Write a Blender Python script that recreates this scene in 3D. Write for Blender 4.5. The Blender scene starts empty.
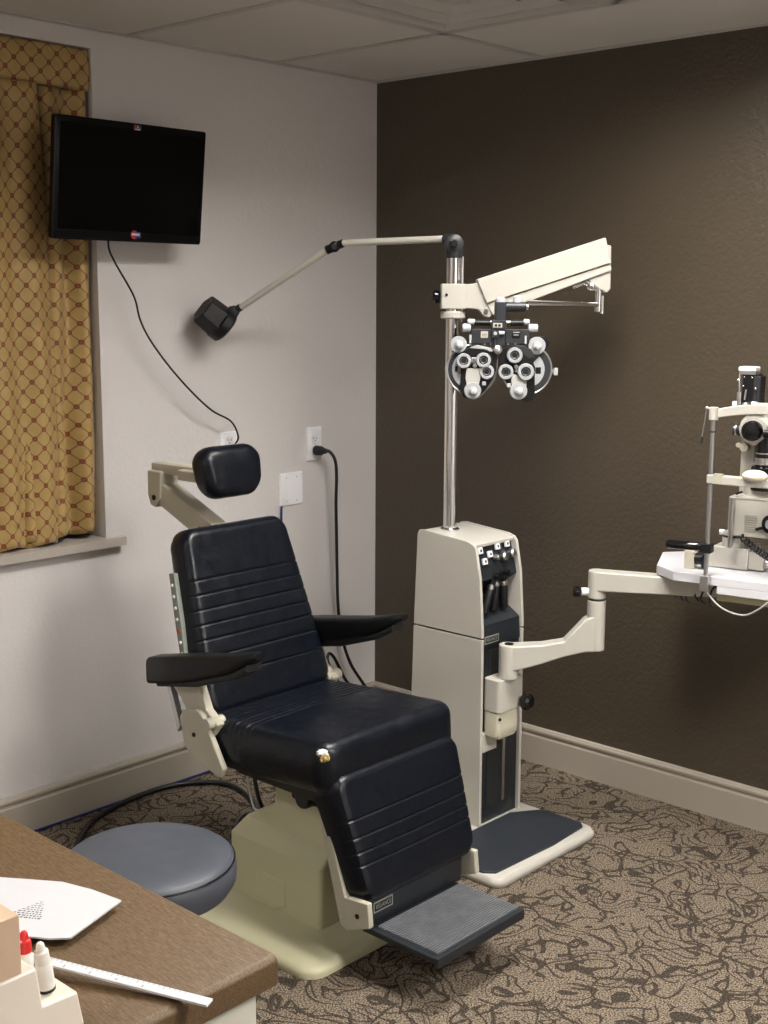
import bpy, bmesh, math, random
from mathutils import Vector, Matrix
from math import sin, cos, pi, radians, sqrt, atan2
random.seed(4)
SC = bpy.context.scene
COL = SC.collection
H = 2.44
ID = Matrix.Identity(4)

# ------------------------------------------------------------------ materials
def node(nt, t, **kw):
    n = nt.nodes.new(t)
    for k, v in kw.items(): setattr(n, k, v)
    return n

def mat(name, col, rough=.5, metal=0., bump=None, spec=.5, coat=0., emit=None, var=None, scratch=None):
    m = bpy.data.materials.new(name); m.use_nodes = True
    nt = m.node_tree; b = nt.nodes['Principled BSDF']
    b.inputs['Base Color'].default_value = (*col, 1); b.inputs['Roughness'].default_value = rough
    b.inputs['Metallic'].default_value = metal; b.inputs['Specular IOR Level'].default_value = spec
    b.inputs['Coat Weight'].default_value = coat
    tc = node(nt, 'ShaderNodeTexCoord')
    if emit:
        b.inputs['Emission Color'].default_value = (*emit[0], 1); b.inputs['Emission Strength'].default_value = emit[1]
    if var:                                   # (scale, amount) soft mottling
        n = node(nt, 'ShaderNodeTexNoise'); n.inputs['Scale'].default_value = var[0]; n.inputs['Detail'].default_value = 4
        nt.links.new(tc.outputs['Object'], n.inputs['Vector'])
        mx = node(nt, 'ShaderNodeMix', data_type='RGBA')
        mx.inputs['A'].default_value = (*[c*(1-var[1]) for c in col], 1); mx.inputs['B'].default_value = (*[min(1, c*(1+var[1])) for c in col], 1)
        nt.links.new(n.outputs['Fac'], mx.inputs['Factor']); nt.links.new(mx.outputs['Result'], b.inputs['Base Color'])
    if scratch:                               # (scale, lo rough, hi rough)
        n = node(nt, 'ShaderNodeTexNoise'); n.inputs['Scale'].default_value = scratch[0]; n.inputs['Detail'].default_value = 6
        nt.links.new(tc.outputs['Object'], n.inputs['Vector'])
        r = node(nt, 'ShaderNodeMapRange'); r.inputs['From Min'].default_value = .3; r.inputs['From Max'].default_value = .7
        r.inputs['To Min'].default_value = scratch[1]; r.inputs['To Max'].default_value = scratch[2]
        nt.links.new(n.outputs['Fac'], r.inputs['Value']); nt.links.new(r.outputs['Result'], b.inputs['Roughness'])
    if bump:                                  # (scale, strength, distance[, detail])
        n = node(nt, 'ShaderNodeTexNoise'); n.inputs['Scale'].default_value = bump[0]; n.inputs['Detail'].default_value = bump[3] if len(bump) > 3 else 3
        nt.links.new(tc.outputs['Object'], n.inputs['Vector'])
        bp = node(nt, 'ShaderNodeBump'); bp.inputs['Strength'].default_value = bump[1]; bp.inputs['Distance'].default_value = bump[2]
        nt.links.new(n.outputs['Fac'], bp.inputs['Height']); nt.links.new(bp.outputs['Normal'], b.inputs['Normal'])
    return m

def M2(nt, op, a, b=None, c=None):
    n = node(nt, 'ShaderNodeMath', operation=op)
    for i, v in enumerate((a, b, c)):
        if v is None: continue
        if isinstance(v, (int, float)): n.inputs[i].default_value = v
        else: nt.links.new(v, n.inputs[i])
    return n.outputs[0]

WALL = mat('wall_paint', (.62, .595, .58), .65, bump=(70, .35, .004, 4))
BROWN = mat('brown_paint', (.068, .053, .036), .36, bump=(75, .75, .004, 4))
CEIL = mat('ceiling_tile', (.66, .63, .60), .9, bump=(180, .3, .003), var=(3, .05))
GRID = mat('ceiling_grid', (.50, .48, .46), .5)
SHADOWGAP = mat('grid_reveal', (.10, .09, .08), .8)
TRIM = mat('trim_paint', (.36, .32, .265), .4)
SILL = mat('sill_paint', (.42, .38, .33), .4, var=(9, .08))
CREAM = mat('cream_enamel', (.47, .45, .40), .35, bump=(250, .08, .001))
CREAM2 = mat('aged_cream_enamel', (.52, .50, .33), .4, bump=(250, .08, .001), var=(5, .05))
BONE = mat('bone_enamel', (.45, .42, .335), .38)
GAP = mat('dark_gap', (.012, .012, .012), .7)
LEATHER = mat('black_vinyl', (.0022, .0036, .0072), .38, spec=.33, bump=(26, .40, .005, 2), scratch=(30, .28, .42))
LEATHER2 = mat('dark_vinyl_plain', (.0035, .0037, .0045), .45, spec=.3, bump=(60, .2, .003, 5))
STOOLV = mat('slate_vinyl', (.058, .065, .080), .42, bump=(30, .15, .003, 5), scratch=(12, .38, .55), spec=.4)
SEAM = mat('seam_thread', (.04, .05, .07), .4)
BLACK = mat('black_plastic', (.006, .006, .007), .38, spec=.35)
BLACKM = mat('matte_black_plastic', (.012, .012, .013), .6)
BLACKG = mat('gloss_black_plastic', (.006, .006, .007), .12)
CHAR = mat('charcoal_metal', (.020, .022, .026), .4)
SLATE = mat('slate_panel', (.013, .016, .020), .4, bump=(300, .1, .001))
RUBMAT = mat('slate_rubber', (.018, .022, .029), .5, var=(7, .2), bump=(300, .15, .001))
CHROME = mat('chrome', (.75, .75, .76), .12, 1.)
STEEL = mat('brushed_steel', (.55, .55, .56), .3, 1.)
ALU = mat('worn_aluminium', (.30, .31, .33), .40, .7, var=(30, .3))
WHITEP = mat('white_plastic', (.78, .78, .80), .35)
DIAL = mat('pale_dial', (.34, .35, .36), .3)
KNOBW = mat('white_knob', (.46, .47, .50), .35)
GREYP = mat('grey_plate', (.42, .43, .43), .35, .3)
LENS = mat('lens_glass', (.010, .014, .02), .05, spec=1., coat=1.)
PLATEW = mat('white_wallplate', (.80, .80, .82), .35)
PAPER = mat('white_card', (.58, .59, .61), .3)
INK = mat('ink', (.06, .06, .07), .6)
RED = mat('red_cap', (.62, .02, .02), .3)
BOTTLE = mat('white_bottle', (.82, .80, .75), .35)
TANBOX = mat('tan_carton', (.60, .44, .31), .45)
TRAY = mat('white_tray', (.80, .74, .64), .35)
SCREEN = mat('screen_glass', (.001, .001, .0012), .18, spec=.12)
BEZEL = mat('screen_bezel', (.002, .002, .0025), .3, spec=.2)
LRED = mat('label_red', (.45, .03, .03), .4)
LBLUE = mat('label_blue', (.03, .06, .22), .4)
LWHITE = mat('label_white', (.70, .70, .72), .4)
LSILVER = mat('label_silver', (.30, .30, .27), .45, .3)
CABLE = mat('black_cable', (.008, .008, .009), .4)
BLUEC = mat('blue_cable', (.012, .02, .13), .4)
GREYC = mat('grey_cable', (.35, .35, .34), .4)
KEYPAD = mat('grey_keypad', (.20, .22, .19), .4)
ORANGE = mat('orange_button', (.42, .08, .025), .4)
FOAM = mat('torn_foam', (.55, .42, .17), .9, bump=(200, .8, .003))
LINEN = mat('torn_backing', (.60, .58, .55), .8)
DESKBASE = mat('pale_cabinet_side', (.50, .50, .43), .5)
REFLECT = mat('white_reflector', (.75, .74, .72), .35)
TUBE = mat('fluorescent_glass', (.9, .9, .9), .4, emit=((1., .93, .84), 1.))
LOUVRE = mat('satin_louvre', (.42, .40, .37), .16, 1.)
NIGHT = mat('dark_window_glass', (.01, .012, .015), .05)

def carpet():
    m = bpy.data.materials.new('patterned_carpet'); m.use_nodes = True; nt = m.node_tree; b = nt.nodes['Principled BSDF']
    b.inputs['Roughness'].default_value = .95; b.inputs['Specular IOR Level'].default_value = .1
    tc = node(nt, 'ShaderNodeTexCoord'); L = nt.links.new
    # hand drawn looking broken scroll lines: contour lines of a distorted noise, plus a cell edge pattern
    def warped(scale, amt, seed):
        n = node(nt, 'ShaderNodeTexNoise'); n.inputs['Scale'].default_value = scale; n.inputs['Detail'].default_value = 1
        mp = node(nt, 'ShaderNodeMapping'); mp.inputs['Location'].default_value = (seed, seed*.7, 0)
        L(tc.outputs['Object'], mp.inputs['Vector']); L(mp.outputs['Vector'], n.inputs['Vector'])
        s = node(nt, 'ShaderNodeVectorMath', operation='MULTIPLY_ADD')
        s.inputs[1].default_value = (amt, amt, 0); L(n.outputs['Color'], s.inputs[0]); L(tc.outputs['Object'], s.inputs[2])
        return s.outputs[0]
    t = node(nt, 'ShaderNodeTexNoise'); t.inputs['Scale'].default_value = 150; t.inputs['Detail'].default_value = 2; L(tc.outputs['Object'], t.inputs['Vector'])
    rag = M2(nt, 'MULTIPLY', M2(nt, 'SUBTRACT', t.outputs['Fac'], .5), .06)
    def edges(vec, scale, w, mask_scale, thr, off=0.):
        v = node(nt, 'ShaderNodeTexVoronoi', feature='DISTANCE_TO_EDGE'); v.inputs['Scale'].default_value = scale; L(vec, v.inputs['Vector'])
        d = M2(nt, 'ABSOLUTE', M2(nt, 'SUBTRACT', v.outputs['Distance'], off)) if off else v.outputs['Distance']
        l = M2(nt, 'LESS_THAN', M2(nt, 'ADD', d, rag), w)
        n = node(nt, 'ShaderNodeTexNoise'); n.inputs['Scale'].default_value = mask_scale; n.inputs['Detail'].default_value = 0
        mp = node(nt, 'ShaderNodeMapping'); mp.inputs['Location'].default_value = (scale, mask_scale*.37, 0); L(tc.outputs['Object'], mp.inputs['Vector']); L(mp.outputs[0], n.inputs['Vector'])
        return M2(nt, 'MULTIPLY', l, M2(nt, 'GREATER_THAN', n.outputs['Fac'], thr))
    wA = warped(13, .055, 3.1); wB = warped(15, .06, 7.7)
    def contours(scale, N, w, seed, mask_scale, thr):
        n = node(nt, 'ShaderNodeTexNoise'); n.inputs['Scale'].default_value = scale; n.inputs['Detail'].default_value = 0; n.inputs['Distortion'].default_value = .5
        mp = node(nt, 'ShaderNodeMapping'); mp.inputs['Location'].default_value = (seed, seed*1.7, 0); L(tc.outputs['Object'], mp.inputs['Vector']); L(mp.outputs[0], n.inputs['Vector'])
        d = M2(nt, 'ABSOLUTE', M2(nt, 'SUBTRACT', M2(nt, 'FRACT', M2(nt, 'MULTIPLY', n.outputs['Fac'], N)), .5))
        l = M2(nt, 'LESS_THAN', M2(nt, 'ADD', d, M2(nt, 'MULTIPLY', rag, 1.6)), w)
        k = node(nt, 'ShaderNodeTexNoise'); k.inputs['Scale'].default_value = mask_scale; k.inputs['Detail'].default_value = 0
        mq = node(nt, 'ShaderNodeMapping'); mq.inputs['Location'].default_value = (seed*2.3, 4.1, 0); L(tc.outputs['Object'], mq.inputs['Vector']); L(mq.outputs[0], k.inputs['Vector'])
        return M2(nt, 'MULTIPLY', l, M2(nt, 'GREATER_THAN', k.outputs['Fac'], thr))
    lines = M2(nt, 'MAXIMUM', contours(7.5, 8, .110, 2.0, 10, .43), contours(9, 7, .10, 13.0, 12, .47))
    lines = M2(nt, 'MAXIMUM', lines, edges(wA, 8.5, .032, 9, .50))
    # tufts
    tf = node(nt, 'ShaderNodeTexNoise'); tf.inputs['Scale'].default_value = 230; tf.inputs['Detail'].default_value = 2; L(tc.outputs['Object'], tf.inputs['Vector'])
    rg = M2(nt, 'ADD', M2(nt, 'MULTIPLY', lines, .62), 0.)
    edge = M2(nt, 'MULTIPLY', M2(nt, 'SUBTRACT', tf.outputs['Fac'], .5), 5.0)
    rp = node(nt, 'ShaderNodeMix', data_type='RGBA')
    rp.inputs['A'].default_value = (.046, .036, .027, 1); rp.inputs['B'].default_value = (.25, .202, .148, 1)
    f = M2(nt, 'ADD', edge, .5); cl = node(nt, 'ShaderNodeClamp'); L(f, cl.inputs['Value']); L(cl.outputs[0], rp.inputs['Factor'])
    dk = node(nt, 'ShaderNodeMix', data_type='RGBA')
    dk.inputs['A'].default_value = (.018, .015, .012, 1); dk.inputs['B'].default_value = (.060, .047, .036, 1); L(cl.outputs[0], dk.inputs['Factor'])
    mx = node(nt, 'ShaderNodeMix', data_type='RGBA'); L(M2(nt, 'MULTIPLY', lines, .92), mx.inputs['Factor'])
    L(rp.outputs['Result'], mx.inputs['A']); L(dk.outputs['Result'], mx.inputs['B']); L(mx.outputs['Result'], b.inputs['Base Color'])
    bp = node(nt, 'ShaderNodeBump'); bp.inputs['Strength'].default_value = .7; bp.inputs['Distance'].default_value = .004
    L(tf.outputs['Fac'], bp.inputs['Height']); L(bp.outputs['Normal'], b.inputs['Normal'])
    return m

def laminate():
    m = bpy.data.materials.new('brown_weave_laminate'); m.use_nodes = True; nt = m.node_tree; b = nt.nodes['Principled BSDF']; L = nt.links.new
    b.inputs['Roughness'].default_value = .5; b.inputs['Specular IOR Level'].default_value = .3
    tc = node(nt, 'ShaderNodeTexCoord'); mp = node(nt, 'ShaderNodeMapping')
    mp.inputs['Rotation'].default_value = (0, 0, radians(8)); mp.inputs['Scale'].default_value = (1, 9, 9)
    L(tc.outputs['Object'], mp.inputs['Vector'])
    n = node(nt, 'ShaderNodeTexNoise'); n.inputs['Scale'].default_value = 55; n.inputs['Detail'].default_value = 5; L(mp.outputs[0], n.inputs['Vector'])
    n2 = node(nt, 'ShaderNodeTexNoise'); n2.inputs['Scale'].default_value = 260; L(tc.outputs['Object'], n2.inputs['Vector'])
    f = M2(nt, 'ADD', M2(nt, 'MULTIPLY', M2(nt, 'SUBTRACT', n.outputs['Fac'], .5), 2.2), M2(nt, 'MULTIPLY', n2.outputs['Fac'], .9))
    cl = node(nt, 'ShaderNodeClamp'); L(f, cl.inputs['Value'])
    r = node(nt, 'ShaderNodeMix', data_type='RGBA'); r.inputs['A'].default_value = (.072, .043, .020, 1); r.inputs['B'].default_value = (.165, .106, .055, 1)
    L(cl.outputs[0], r.inputs['Factor']); L(r.outputs['Result'], b.inputs['Base Color'])
    return m

def curtain_cloth():
    m = bpy.data.materials.new('gold_lattice_fabric'); m.use_nodes = True; nt = m.node_tree; b = nt.nodes['Principled BSDF']; L = nt.links.new
    b.inputs['Roughness'].default_value = .6; b.inputs['Sheen Weight'].default_value = .15
    uv = node(nt, 'ShaderNodeUVMap'); sp = node(nt, 'ShaderNodeSeparateXYZ'); L(uv.outputs[0], sp.inputs[0])
    A, B = .057, .057
    u = M2(nt, 'DIVIDE', sp.outputs[0], A); v = M2(nt, 'DIVIDE', sp.outputs[1], B)
    wob = M2(nt, 'MULTIPLY', M2(nt, 'SINE', M2(nt, 'MULTIPLY', v, 4*pi)), .04)
    u2 = M2(nt, 'ADD', u, 0.)
    P = M2(nt, 'ADD', u2, v); Q = M2(nt, 'SUBTRACT', u2, v)
    def wrap(x): return M2(nt, 'SUBTRACT', M2(nt, 'FRACT', M2(nt, 'ADD', x, .5)), .5)
    dp, dq = wrap(P), wrap(Q)
    line = M2(nt, 'LESS_THAN', M2(nt, 'MINIMUM', M2(nt, 'ABSOLUTE', dp), M2(nt, 'ABSOLUTE', dq)), .042)
    du = M2(nt, 'MULTIPLY', M2(nt, 'ADD', dp, dq), A/2); dv = M2(nt, 'MULTIPLY', M2(nt, 'SUBTRACT', dp, dq), B/2)
    d = M2(nt, 'SQRT', M2(nt, 'ADD', M2(nt, 'MULTIPLY', du, du), M2(nt, 'MULTIPLY', dv, dv)))
    dot = M2(nt, 'LESS_THAN', d, .0078); core = M2(nt, 'LESS_THAN', d, .0035)
    n = node(nt, 'ShaderNodeTexNoise'); n.inputs['Scale'].default_value = 25; n.inputs['Detail'].default_value = 4; L(uv.outputs[0], n.inputs['Vector'])
    g = node(nt, 'ShaderNodeMix', data_type='RGBA'); g.inputs['A'].default_value = (.30, .19, .055, 1); g.inputs['B'].default_value = (.47, .325, .120, 1); L(n.outputs['Fac'], g.inputs['Factor'])
    def over(prev, fac, col):
        x = node(nt, 'ShaderNodeMix', data_type='RGBA'); L(fac, x.inputs['Factor']); L(prev, x.inputs['A']); x.inputs['B'].default_value = (*col, 1); return x.outputs['Result']
    c = over(g.outputs['Result'], M2(nt, 'MULTIPLY', line, .8), (.115, .062, .022)); c = over(c, dot, (.17, .035, .014)); c = over(c, core, (.26, .07, .02))
    L(c, b.inputs['Base Color'])
    bp = node(nt, 'ShaderNodeBump'); bp.inputs['Strength'].default_value = .5; bp.inputs['Distance'].default_value = .006
    n5 = node(nt, 'ShaderNodeTexNoise'); n5.inputs['Scale'].default_value = 18; L(uv.outputs[0], n5.inputs['Vector'])
    L(n5.outputs['Fac'], bp.inputs['Height']); L(bp.outputs['Normal'], b.inputs['Normal'])
    return m
CARPET, LAM, CLOTH = carpet(), laminate(), curtain_cloth()

# ------------------------------------------------------------------ mesh tools
class MB:
    def __init__(s, m=None): s.bm = bmesh.new(); s.m = m or ID
    def _v(s, p): return s.bm.verts.new(s.m @ Vector(p))
    def face(s, vs):
        try: return s.bm.faces.new(vs)
        except ValueError: return None
    def box(s, a, b, r=None):
        "axis-aligned box between corners a and b, optional matrix r about its centre"
        a, b = Vector(a), Vector(b); c = (a+b)/2; h = (b-a)/2; vs = []
        for i in (-1, 1):
            for j in (-1, 1):
                for k in (-1, 1):
                    q = Vector((i*h.x, j*h.y, k*h.z))
                    if r is not None: q = r @ q
                    vs.append(s._v(c+q))
        for f in ((0,1,3,2),(4,6,7,5),(0,4,5,1),(2,3,7,6),(0,2,6,4),(1,5,7,3)): s.face([vs[i] for i in f])
        return s
    def loft(s, rings, cap=True, closed=False):
        R = [[s._v(p) for p in r] for r in rings]; n = len(R[0])
        for a, b in zip(R, R[1:] + ([R[0]] if closed else [])):
            for i in range(n): s.face((a[i], a[(i+1) % n], b[(i+1) % n], b[i]))
        if cap and not closed: s.face(R[0][::-1]); s.face(R[-1])
        return s
    def cyl(s, p0, p1, r0, r1=None, n=24):
        r1 = r0 if r1 is None else r1; p0, p1 = Vector(p0), Vector(p1); d = (p1-p0).normalized()
        u = d.orthogonal().normalized(); w = d.cross(u)
        return s.loft([[p + (u*cos(2*pi*i/n) + w*sin(2*pi*i/n))*r for i in range(n)] for p, r in ((p0, r0), (p1, r1))])
    def spin(s, p0, d, prof, n=32):
        "lathe about axis through p0 along d; prof = [(along, radius)...]"
        p0, d = Vector(p0), Vector(d).normalized(); u = d.orthogonal().normalized(); w = d.cross(u)
        return s.loft([[p0 + d*a + (u*cos(2*pi*i/n) + w*sin(2*pi*i/n))*max(r, 1e-5) for i in range(n)] for a, r in prof])
    def prism(s, pts, f, d0, d1):
        "extrude a 2D outline; f(a, b, d) -> 3D point"
        s.loft([[f(a, b, d0) for a, b in pts], [f(a, b, d1) for a, b in pts]]); return s
    def tube(s, pts, r, n=10, res=8, smooth=True):
        P = [Vector(p) for p in pts]
        if smooth and len(P) > 2:
            Q = []; E = [P[0]*2-P[1]] + P + [P[-1]*2-P[-2]]
            for i in range(1, len(E)-2):
                for k in range(res):
                    t = k/res; a, b, c, d = E[i-1:i+3]
                    Q.append(.5*((2*b)+(c-a)*t+(2*a-5*b+4*c-d)*t*t+(3*b-a-3*c+d)*t**3))
            Q.append(P[-1]); P = Q
        rings = []; u = None
        for i, q in enumerate(P):
            t = (P[min(i+1, len(P)-1)] - P[max(i-1, 0)]).normalized()
            u = t.orthogonal().normalized() if u is None else (u - t*u.dot(t)).normalized()
            w = t.cross(u); rr = r(i/(len(P)-1)) if callable(r) else r
            rings.append([q + (u*cos(2*pi*k/n) + w*sin(2*pi*k/n))*rr for k in range(n)])
        return s.loft(rings)
    def ring(s, c, d, R, r, n=32, k=10):
        c, d = Vector(c), Vector(d).normalized(); u = d.orthogonal().normalized(); w = d.cross(u); rings = []
        for i in range(n):
            e = u*cos(2*pi*i/n) + w*sin(2*pi*i/n)
            rings.append([c + e*(R + r*cos(2*pi*j/k)) + d*(r*sin(2*pi*j/k)) for j in range(k)])
        return s.loft(rings, closed=True)
    def ball(s, c, r, n=16):
        r = r if isinstance(r, (tuple, list)) else (r, r, r); c = Vector(c); rings = []
        for i in range(1, n):
            a = pi*i/n; rings.append([c + Vector((r[0]*sin(a)*cos(2*pi*k/24), r[1]*sin(a)*sin(2*pi*k/24), -r[2]*cos(a))) for k in range(24)])
        return s.loft(rings)

def rrect(hw, hh, r, n=5):
    "rounded rectangle outline as 2D points"
    r = min(r, hw*.999, hh*.999); o = []
    for cx, cy, a0 in ((hw-r, hh-r, 0), (-hw+r, hh-r, 90), (-hw+r, -hh+r, 180), (hw-r, -hh+r, 270)):
        for i in range(n+1): a = radians(a0 + 90*i/n); o.append((cx+r*cos(a), cy+r*sin(a)))
    return o

def obj(name, mb, m, parent=None, bevel=0, smooth=True, origin=None, seg=2):
    bm = mb.bm if isinstance(mb, MB) else mb
    bmesh.ops.recalc_face_normals(bm, faces=bm.faces)
    if parent is None:
        if origin is None:
            lo = [min(v.co[i] for v in bm.verts) for i in range(3)]; hi = [max(v.co[i] for v in bm.verts) for i in range(3)]
            origin = ((lo[0]+hi[0])/2, (lo[1]+hi[1])/2, lo[2])
        bmesh.ops.translate(bm, vec=-Vector(origin), verts=bm.verts)
    else:
        bmesh.ops.transform(bm, matrix=WM[parent.name].inverted(), verts=bm.verts)
    me = bpy.data.meshes.new(name); bm.to_mesh(me); bm.free()
    o = bpy.data.objects.new(name, me); COL.objects.link(o)
    for mm in (m if isinstance(m, (list, tuple)) else [m]): me.materials.append(mm)
    if parent is None: o.location = origin; WM[o.name] = Matrix.Translation(origin)
    else: o.parent = parent; WM[o.name] = WM[parent.name].copy()
    if bevel:
        b = o.modifiers.new('bevel', 'BEVEL'); b.width = bevel; b.segments = seg; b.limit_method = 'ANGLE'; b.angle_limit = radians(35)
        b.harden_normals = True
    if smooth: me.shade_smooth(); me.set_sharp_from_angle(angle=radians(38))
    return o
WM = {}
def tag(o, label=None, cat=None, group=None, kind=None):
    for k, v in (('label', label), ('category', cat), ('group', group), ('kind', kind)):
        if v: o[k] = v
    return o
def thing(name, loc, label, cat, group=None):
    o = bpy.data.objects.new(name, None); COL.objects.link(o); o.location = loc; o.empty_display_size = .05
    WM[o.name] = Matrix.Translation(loc); return tag(o, label, cat, group)
def struct(name, mb, m, **k): return tag(obj(name, mb, m, **k), kind='structure')

def text_mb(txt, size, m, depth=.0004, stretch=1.):
    "letters as a mesh, lying in the local XY plane of matrix m, centred"
    cu = bpy.data.curves.new('t', 'FONT'); cu.body = txt; cu.size = size; cu.extrude = depth; cu.align_x = 'CENTER'; cu.align_y = 'CENTER'
    o = bpy.data.objects.new('t', cu); COL.objects.link(o)
    bpy.context.view_layer.update()
    me = bpy.data.meshes.new_from_object(o.evaluated_get(bpy.context.evaluated_depsgraph_get()))
    bm = bmesh.new(); bm.from_mesh(me); bmesh.ops.transform(bm, matrix=m @ Matrix.Diagonal((stretch, 1, 1, 1)), verts=bm.verts)
    bpy.data.objects.remove(o); bpy.data.curves.remove(cu); bpy.data.meshes.remove(me)
    return bm
def frame(o, x, y):
    "matrix with origin o and local axes x, y"
    x = Vector(x).normalized(); y = Vector(y); y = (y-x*y.dot(x)).normalized(); z = x.cross(y)
    return Matrix(((x.x, y.x, z.x, o[0]), (x.y, y.y, z.y, o[1]), (x.z, y.z, z.z, o[2]), (0, 0, 0, 1)))

# ------------------------------------------------------------------ room
X1, Y0 = 4.6, -4.6
WY0, WY1, WZ0, WZ1 = -2.35, -1.262, .888, 2.384       # window opening in the left wall
s = MB()
s.box((-.25, WY1, 0), (0, .15, H)); s.box((-.25, Y0, 0), (0, WY0, H)); s.box((-.25, WY0, 0), (0, WY1, WZ0)); s.box((-.25, WY0, WZ1), (0, WY1, H))
bmesh.ops.remove_doubles(s.bm, verts=s.bm.verts, dist=1e-5)
struct('wall_left', s, WALL, smooth=False)
struct('wall_back', MB().box((0, 0, 0), (X1, .15, H)), BROWN, smooth=False)
struct('wall_right', MB().box((X1, Y0, 0), (X1+.15, .15, H)), WALL, smooth=False)
struct('wall_front', MB().box((-.25, Y0-.15, 0), (X1+.15, Y0, H)), WALL, smooth=False)
struct('floor', MB().box((-.25, Y0-.15, -.1), (X1+.15, .15, 0)), CARPET, smooth=False)
# dropped ceiling: tiles in a T-bar grid with holes for the two light fittings
xs = [0, .755, 1.975, 3.195, 4.415, X1]; ys = [0, -.52]
while ys[-1]-.61 > Y0: ys.append(ys[-1]-.61)
ys.append(Y0)
FIX = [(1, 1), (1, 2), (3, 2), (1, 6)]
VENT = (.755, 1.365, -1.13, -.52)
s = MB()
for i in range(len(xs)-1):
    for j in range(len(ys)-1):
        if (i, j) in FIX: continue
        s.box((xs[i], ys[j+1], H), (xs[i+1], ys[j], H+.02))
s.box((.755, -1.74, H), (1.365, -1.13, H+.02))
cl = struct('ceiling', s, CEIL, smooth=False)
s = MB()
for x in xs[1:-1]: s.box((x-.012, Y0, H-.004), (x+.012, 0, H+.001))
for y in ys[1:-1]:
    for xa, xb in (((0, 1.365), (1.975, X1)) if abs(y+1.13) < .01 else ((0, X1),)): s.box((xa, y-.012, H-.004), (xb, y+.012, H+.001))
s.box((1.365-.012, -1.74, H-.004), (1.365+.012, -.52, H+.001))
struct('trim_1', s, GRID, smooth=False)
s = MB()
s.box((0, Y0, H-.006), (.003, 0, H)); s.box((0, Y0, H-.003), (.022, 0, H)); s.box((0, -.003, H-.006), (X1, 0, H)); s.box((0, -.022, H-.003), (X1, 0, H))
struct('trim_2', s, GRID, smooth=False)
s = MB()
s.box((-.25, Y0-.15, H+.16), (X1+.15, .15, H+.2))
struct('trim_3', s, CEIL, smooth=False)
# baseboards with a stepped cap
prof = [(0, 0), (.014, 0), (.014, .098), (.011, .103), (.011, .112), (.016, .116), (.016, .124), (.010, .132), (0, .134)]
struct('baseboard_left', MB().prism(prof, lambda a, b, d: (a, d, b), Y0, 0), TRIM, smooth=False)
struct('baseboard_back', MB().prism(prof, lambda a, b, d: (d, -a, b), 0, X1), TRIM, smooth=False)
struct('baseboard_right', MB().prism(prof, lambda a, b, d: (X1-a, d, b), Y0, 0), TRIM, smooth=False)
# window: frame, sash and dark pane deep in the recess, painted sill in front
w = struct('window_1', MB().box((-.235, WY0+.04, WZ0+.04), (-.225, WY1-.04, WZ1-.04)), NIGHT, smooth=False)
s = MB()
for a, b in (((-.25, WY0, WZ0), (-.20, WY0+.05, WZ1)), ((-.25, WY1-.05, WZ0), (-.20, WY1, WZ1)), ((-.25, WY0, WZ0), (-.20, WY1, WZ0+.05)),
             ((-.25, WY0, WZ1-.05), (-.20, WY1, WZ1)), ((-.245, WY0, 1.61), (-.205, WY1, 1.66))): s.box(a, b)
obj('window_frame', s, SILL, w, bevel=.003)
struct('trim_4', MB().prism([(-.20, WY0+.001), (-.20, WY1-.001), (.001, WY1-.001), (.001, -1.206), (.032, -1.206), (.032, WY0-.06), (.001, WY0-.06), (.001, WY0+.001)], lambda a, b, d: (a, b, d), .864, .891), SILL, smooth=False)

# ------------------------------------------------------------------ ceiling light fittings (recessed, louvred)
def troffer(xa, xb, ya, yb, power, spread, label):
    x0, x1, y0, y1 = xa+.012, xb-.012, ya+.012, yb-.012; lx = x1-x0 > y1-y0
    t = thing('ceiling_light', ((x0+x1)/2, (y0+y1)/2, H), label, 'ceiling light', 'recessed louvred ceiling lights')
    s = MB(); top = H+.13
    s.box((x0, y0, H), (x0+.004, y1, top)); s.box((x1-.004, y0, H), (x1, y1, top)); s.box((x0, y0, H), (x1, y0+.004, top)); s.box((x0, y1-.004, H), (x1, y1, top))
    s.box((x0, y0, top), (x1, y1, top+.004))
    obj('housing', s, REFLECT, t, smooth=False)
    s = MB(); f = .022
    s.box((x0, y0, H-.004), (x0+f, y1, H+.004)); s.box((x1-f, y0, H-.004), (x1, y1, H+.004)); s.box((x0, y0, H-.004), (x1, y0+f, H+.004)); s.box((x0, y1-f, H-.004), (x1, y1, H+.004))
    obj('frame', s, GRID, t, smooth=False)
    s = MB(); z0, z1 = H-.002, H+.034
    def blade(a, b):                       # wedge blade, wide at the top
        a, b = Vector(a), Vector(b); d = (b-a).normalized(); n = Vector((-d.y, d.x, 0))
        s.loft([[p + n*.016 + Vector((0, 0, z1)), p - n*.016 + Vector((0, 0, z1)), p - n*.003 + Vector((0, 0, z0)), p + n*.003 + Vector((0, 0, z0))] for p in (a, b)])
    nx_, ny_ = (6, 3) if lx else (3, 6)
    for k in range(1, ny_): y = y0+(y1-y0)*k/ny_; blade((x0+f, y, 0), (x1-f, y, 0))
    for k in range(1, nx_): x = x0+(x1-x0)*k/nx_; blade((x, y0+f, 0), (x, y1-f, 0))
    obj('louvre', s, LOUVRE, t, smooth=False)
    for k in (.5/3, .5, 2.5/3):
        x, y = x0+(x1-x0)*k, y0+(y1-y0)*k
        a, b = (((x0+.04, y, H+.098), (x1-.04, y, H+.098)) if lx else ((x, y0+.04, H+.098), (x, y1-.04, H+.098)))
        obj('fluorescent_tube', MB().cyl(a, b, .013, n=12), TUBE, t)
    L = bpy.data.lights.new('lamp_glow', 'AREA'); L.shape = 'RECTANGLE'; L.size = x1-x0-.1; L.size_y = y1-y0-.08; L.energy = power; L.color = (1., .965, .925); L.spread = radians(spread)
    o = bpy.data.objects.new('lamp_glow', L); COL.objects.link(o); o.parent = t; o.location = (0, 0, .080)
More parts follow.
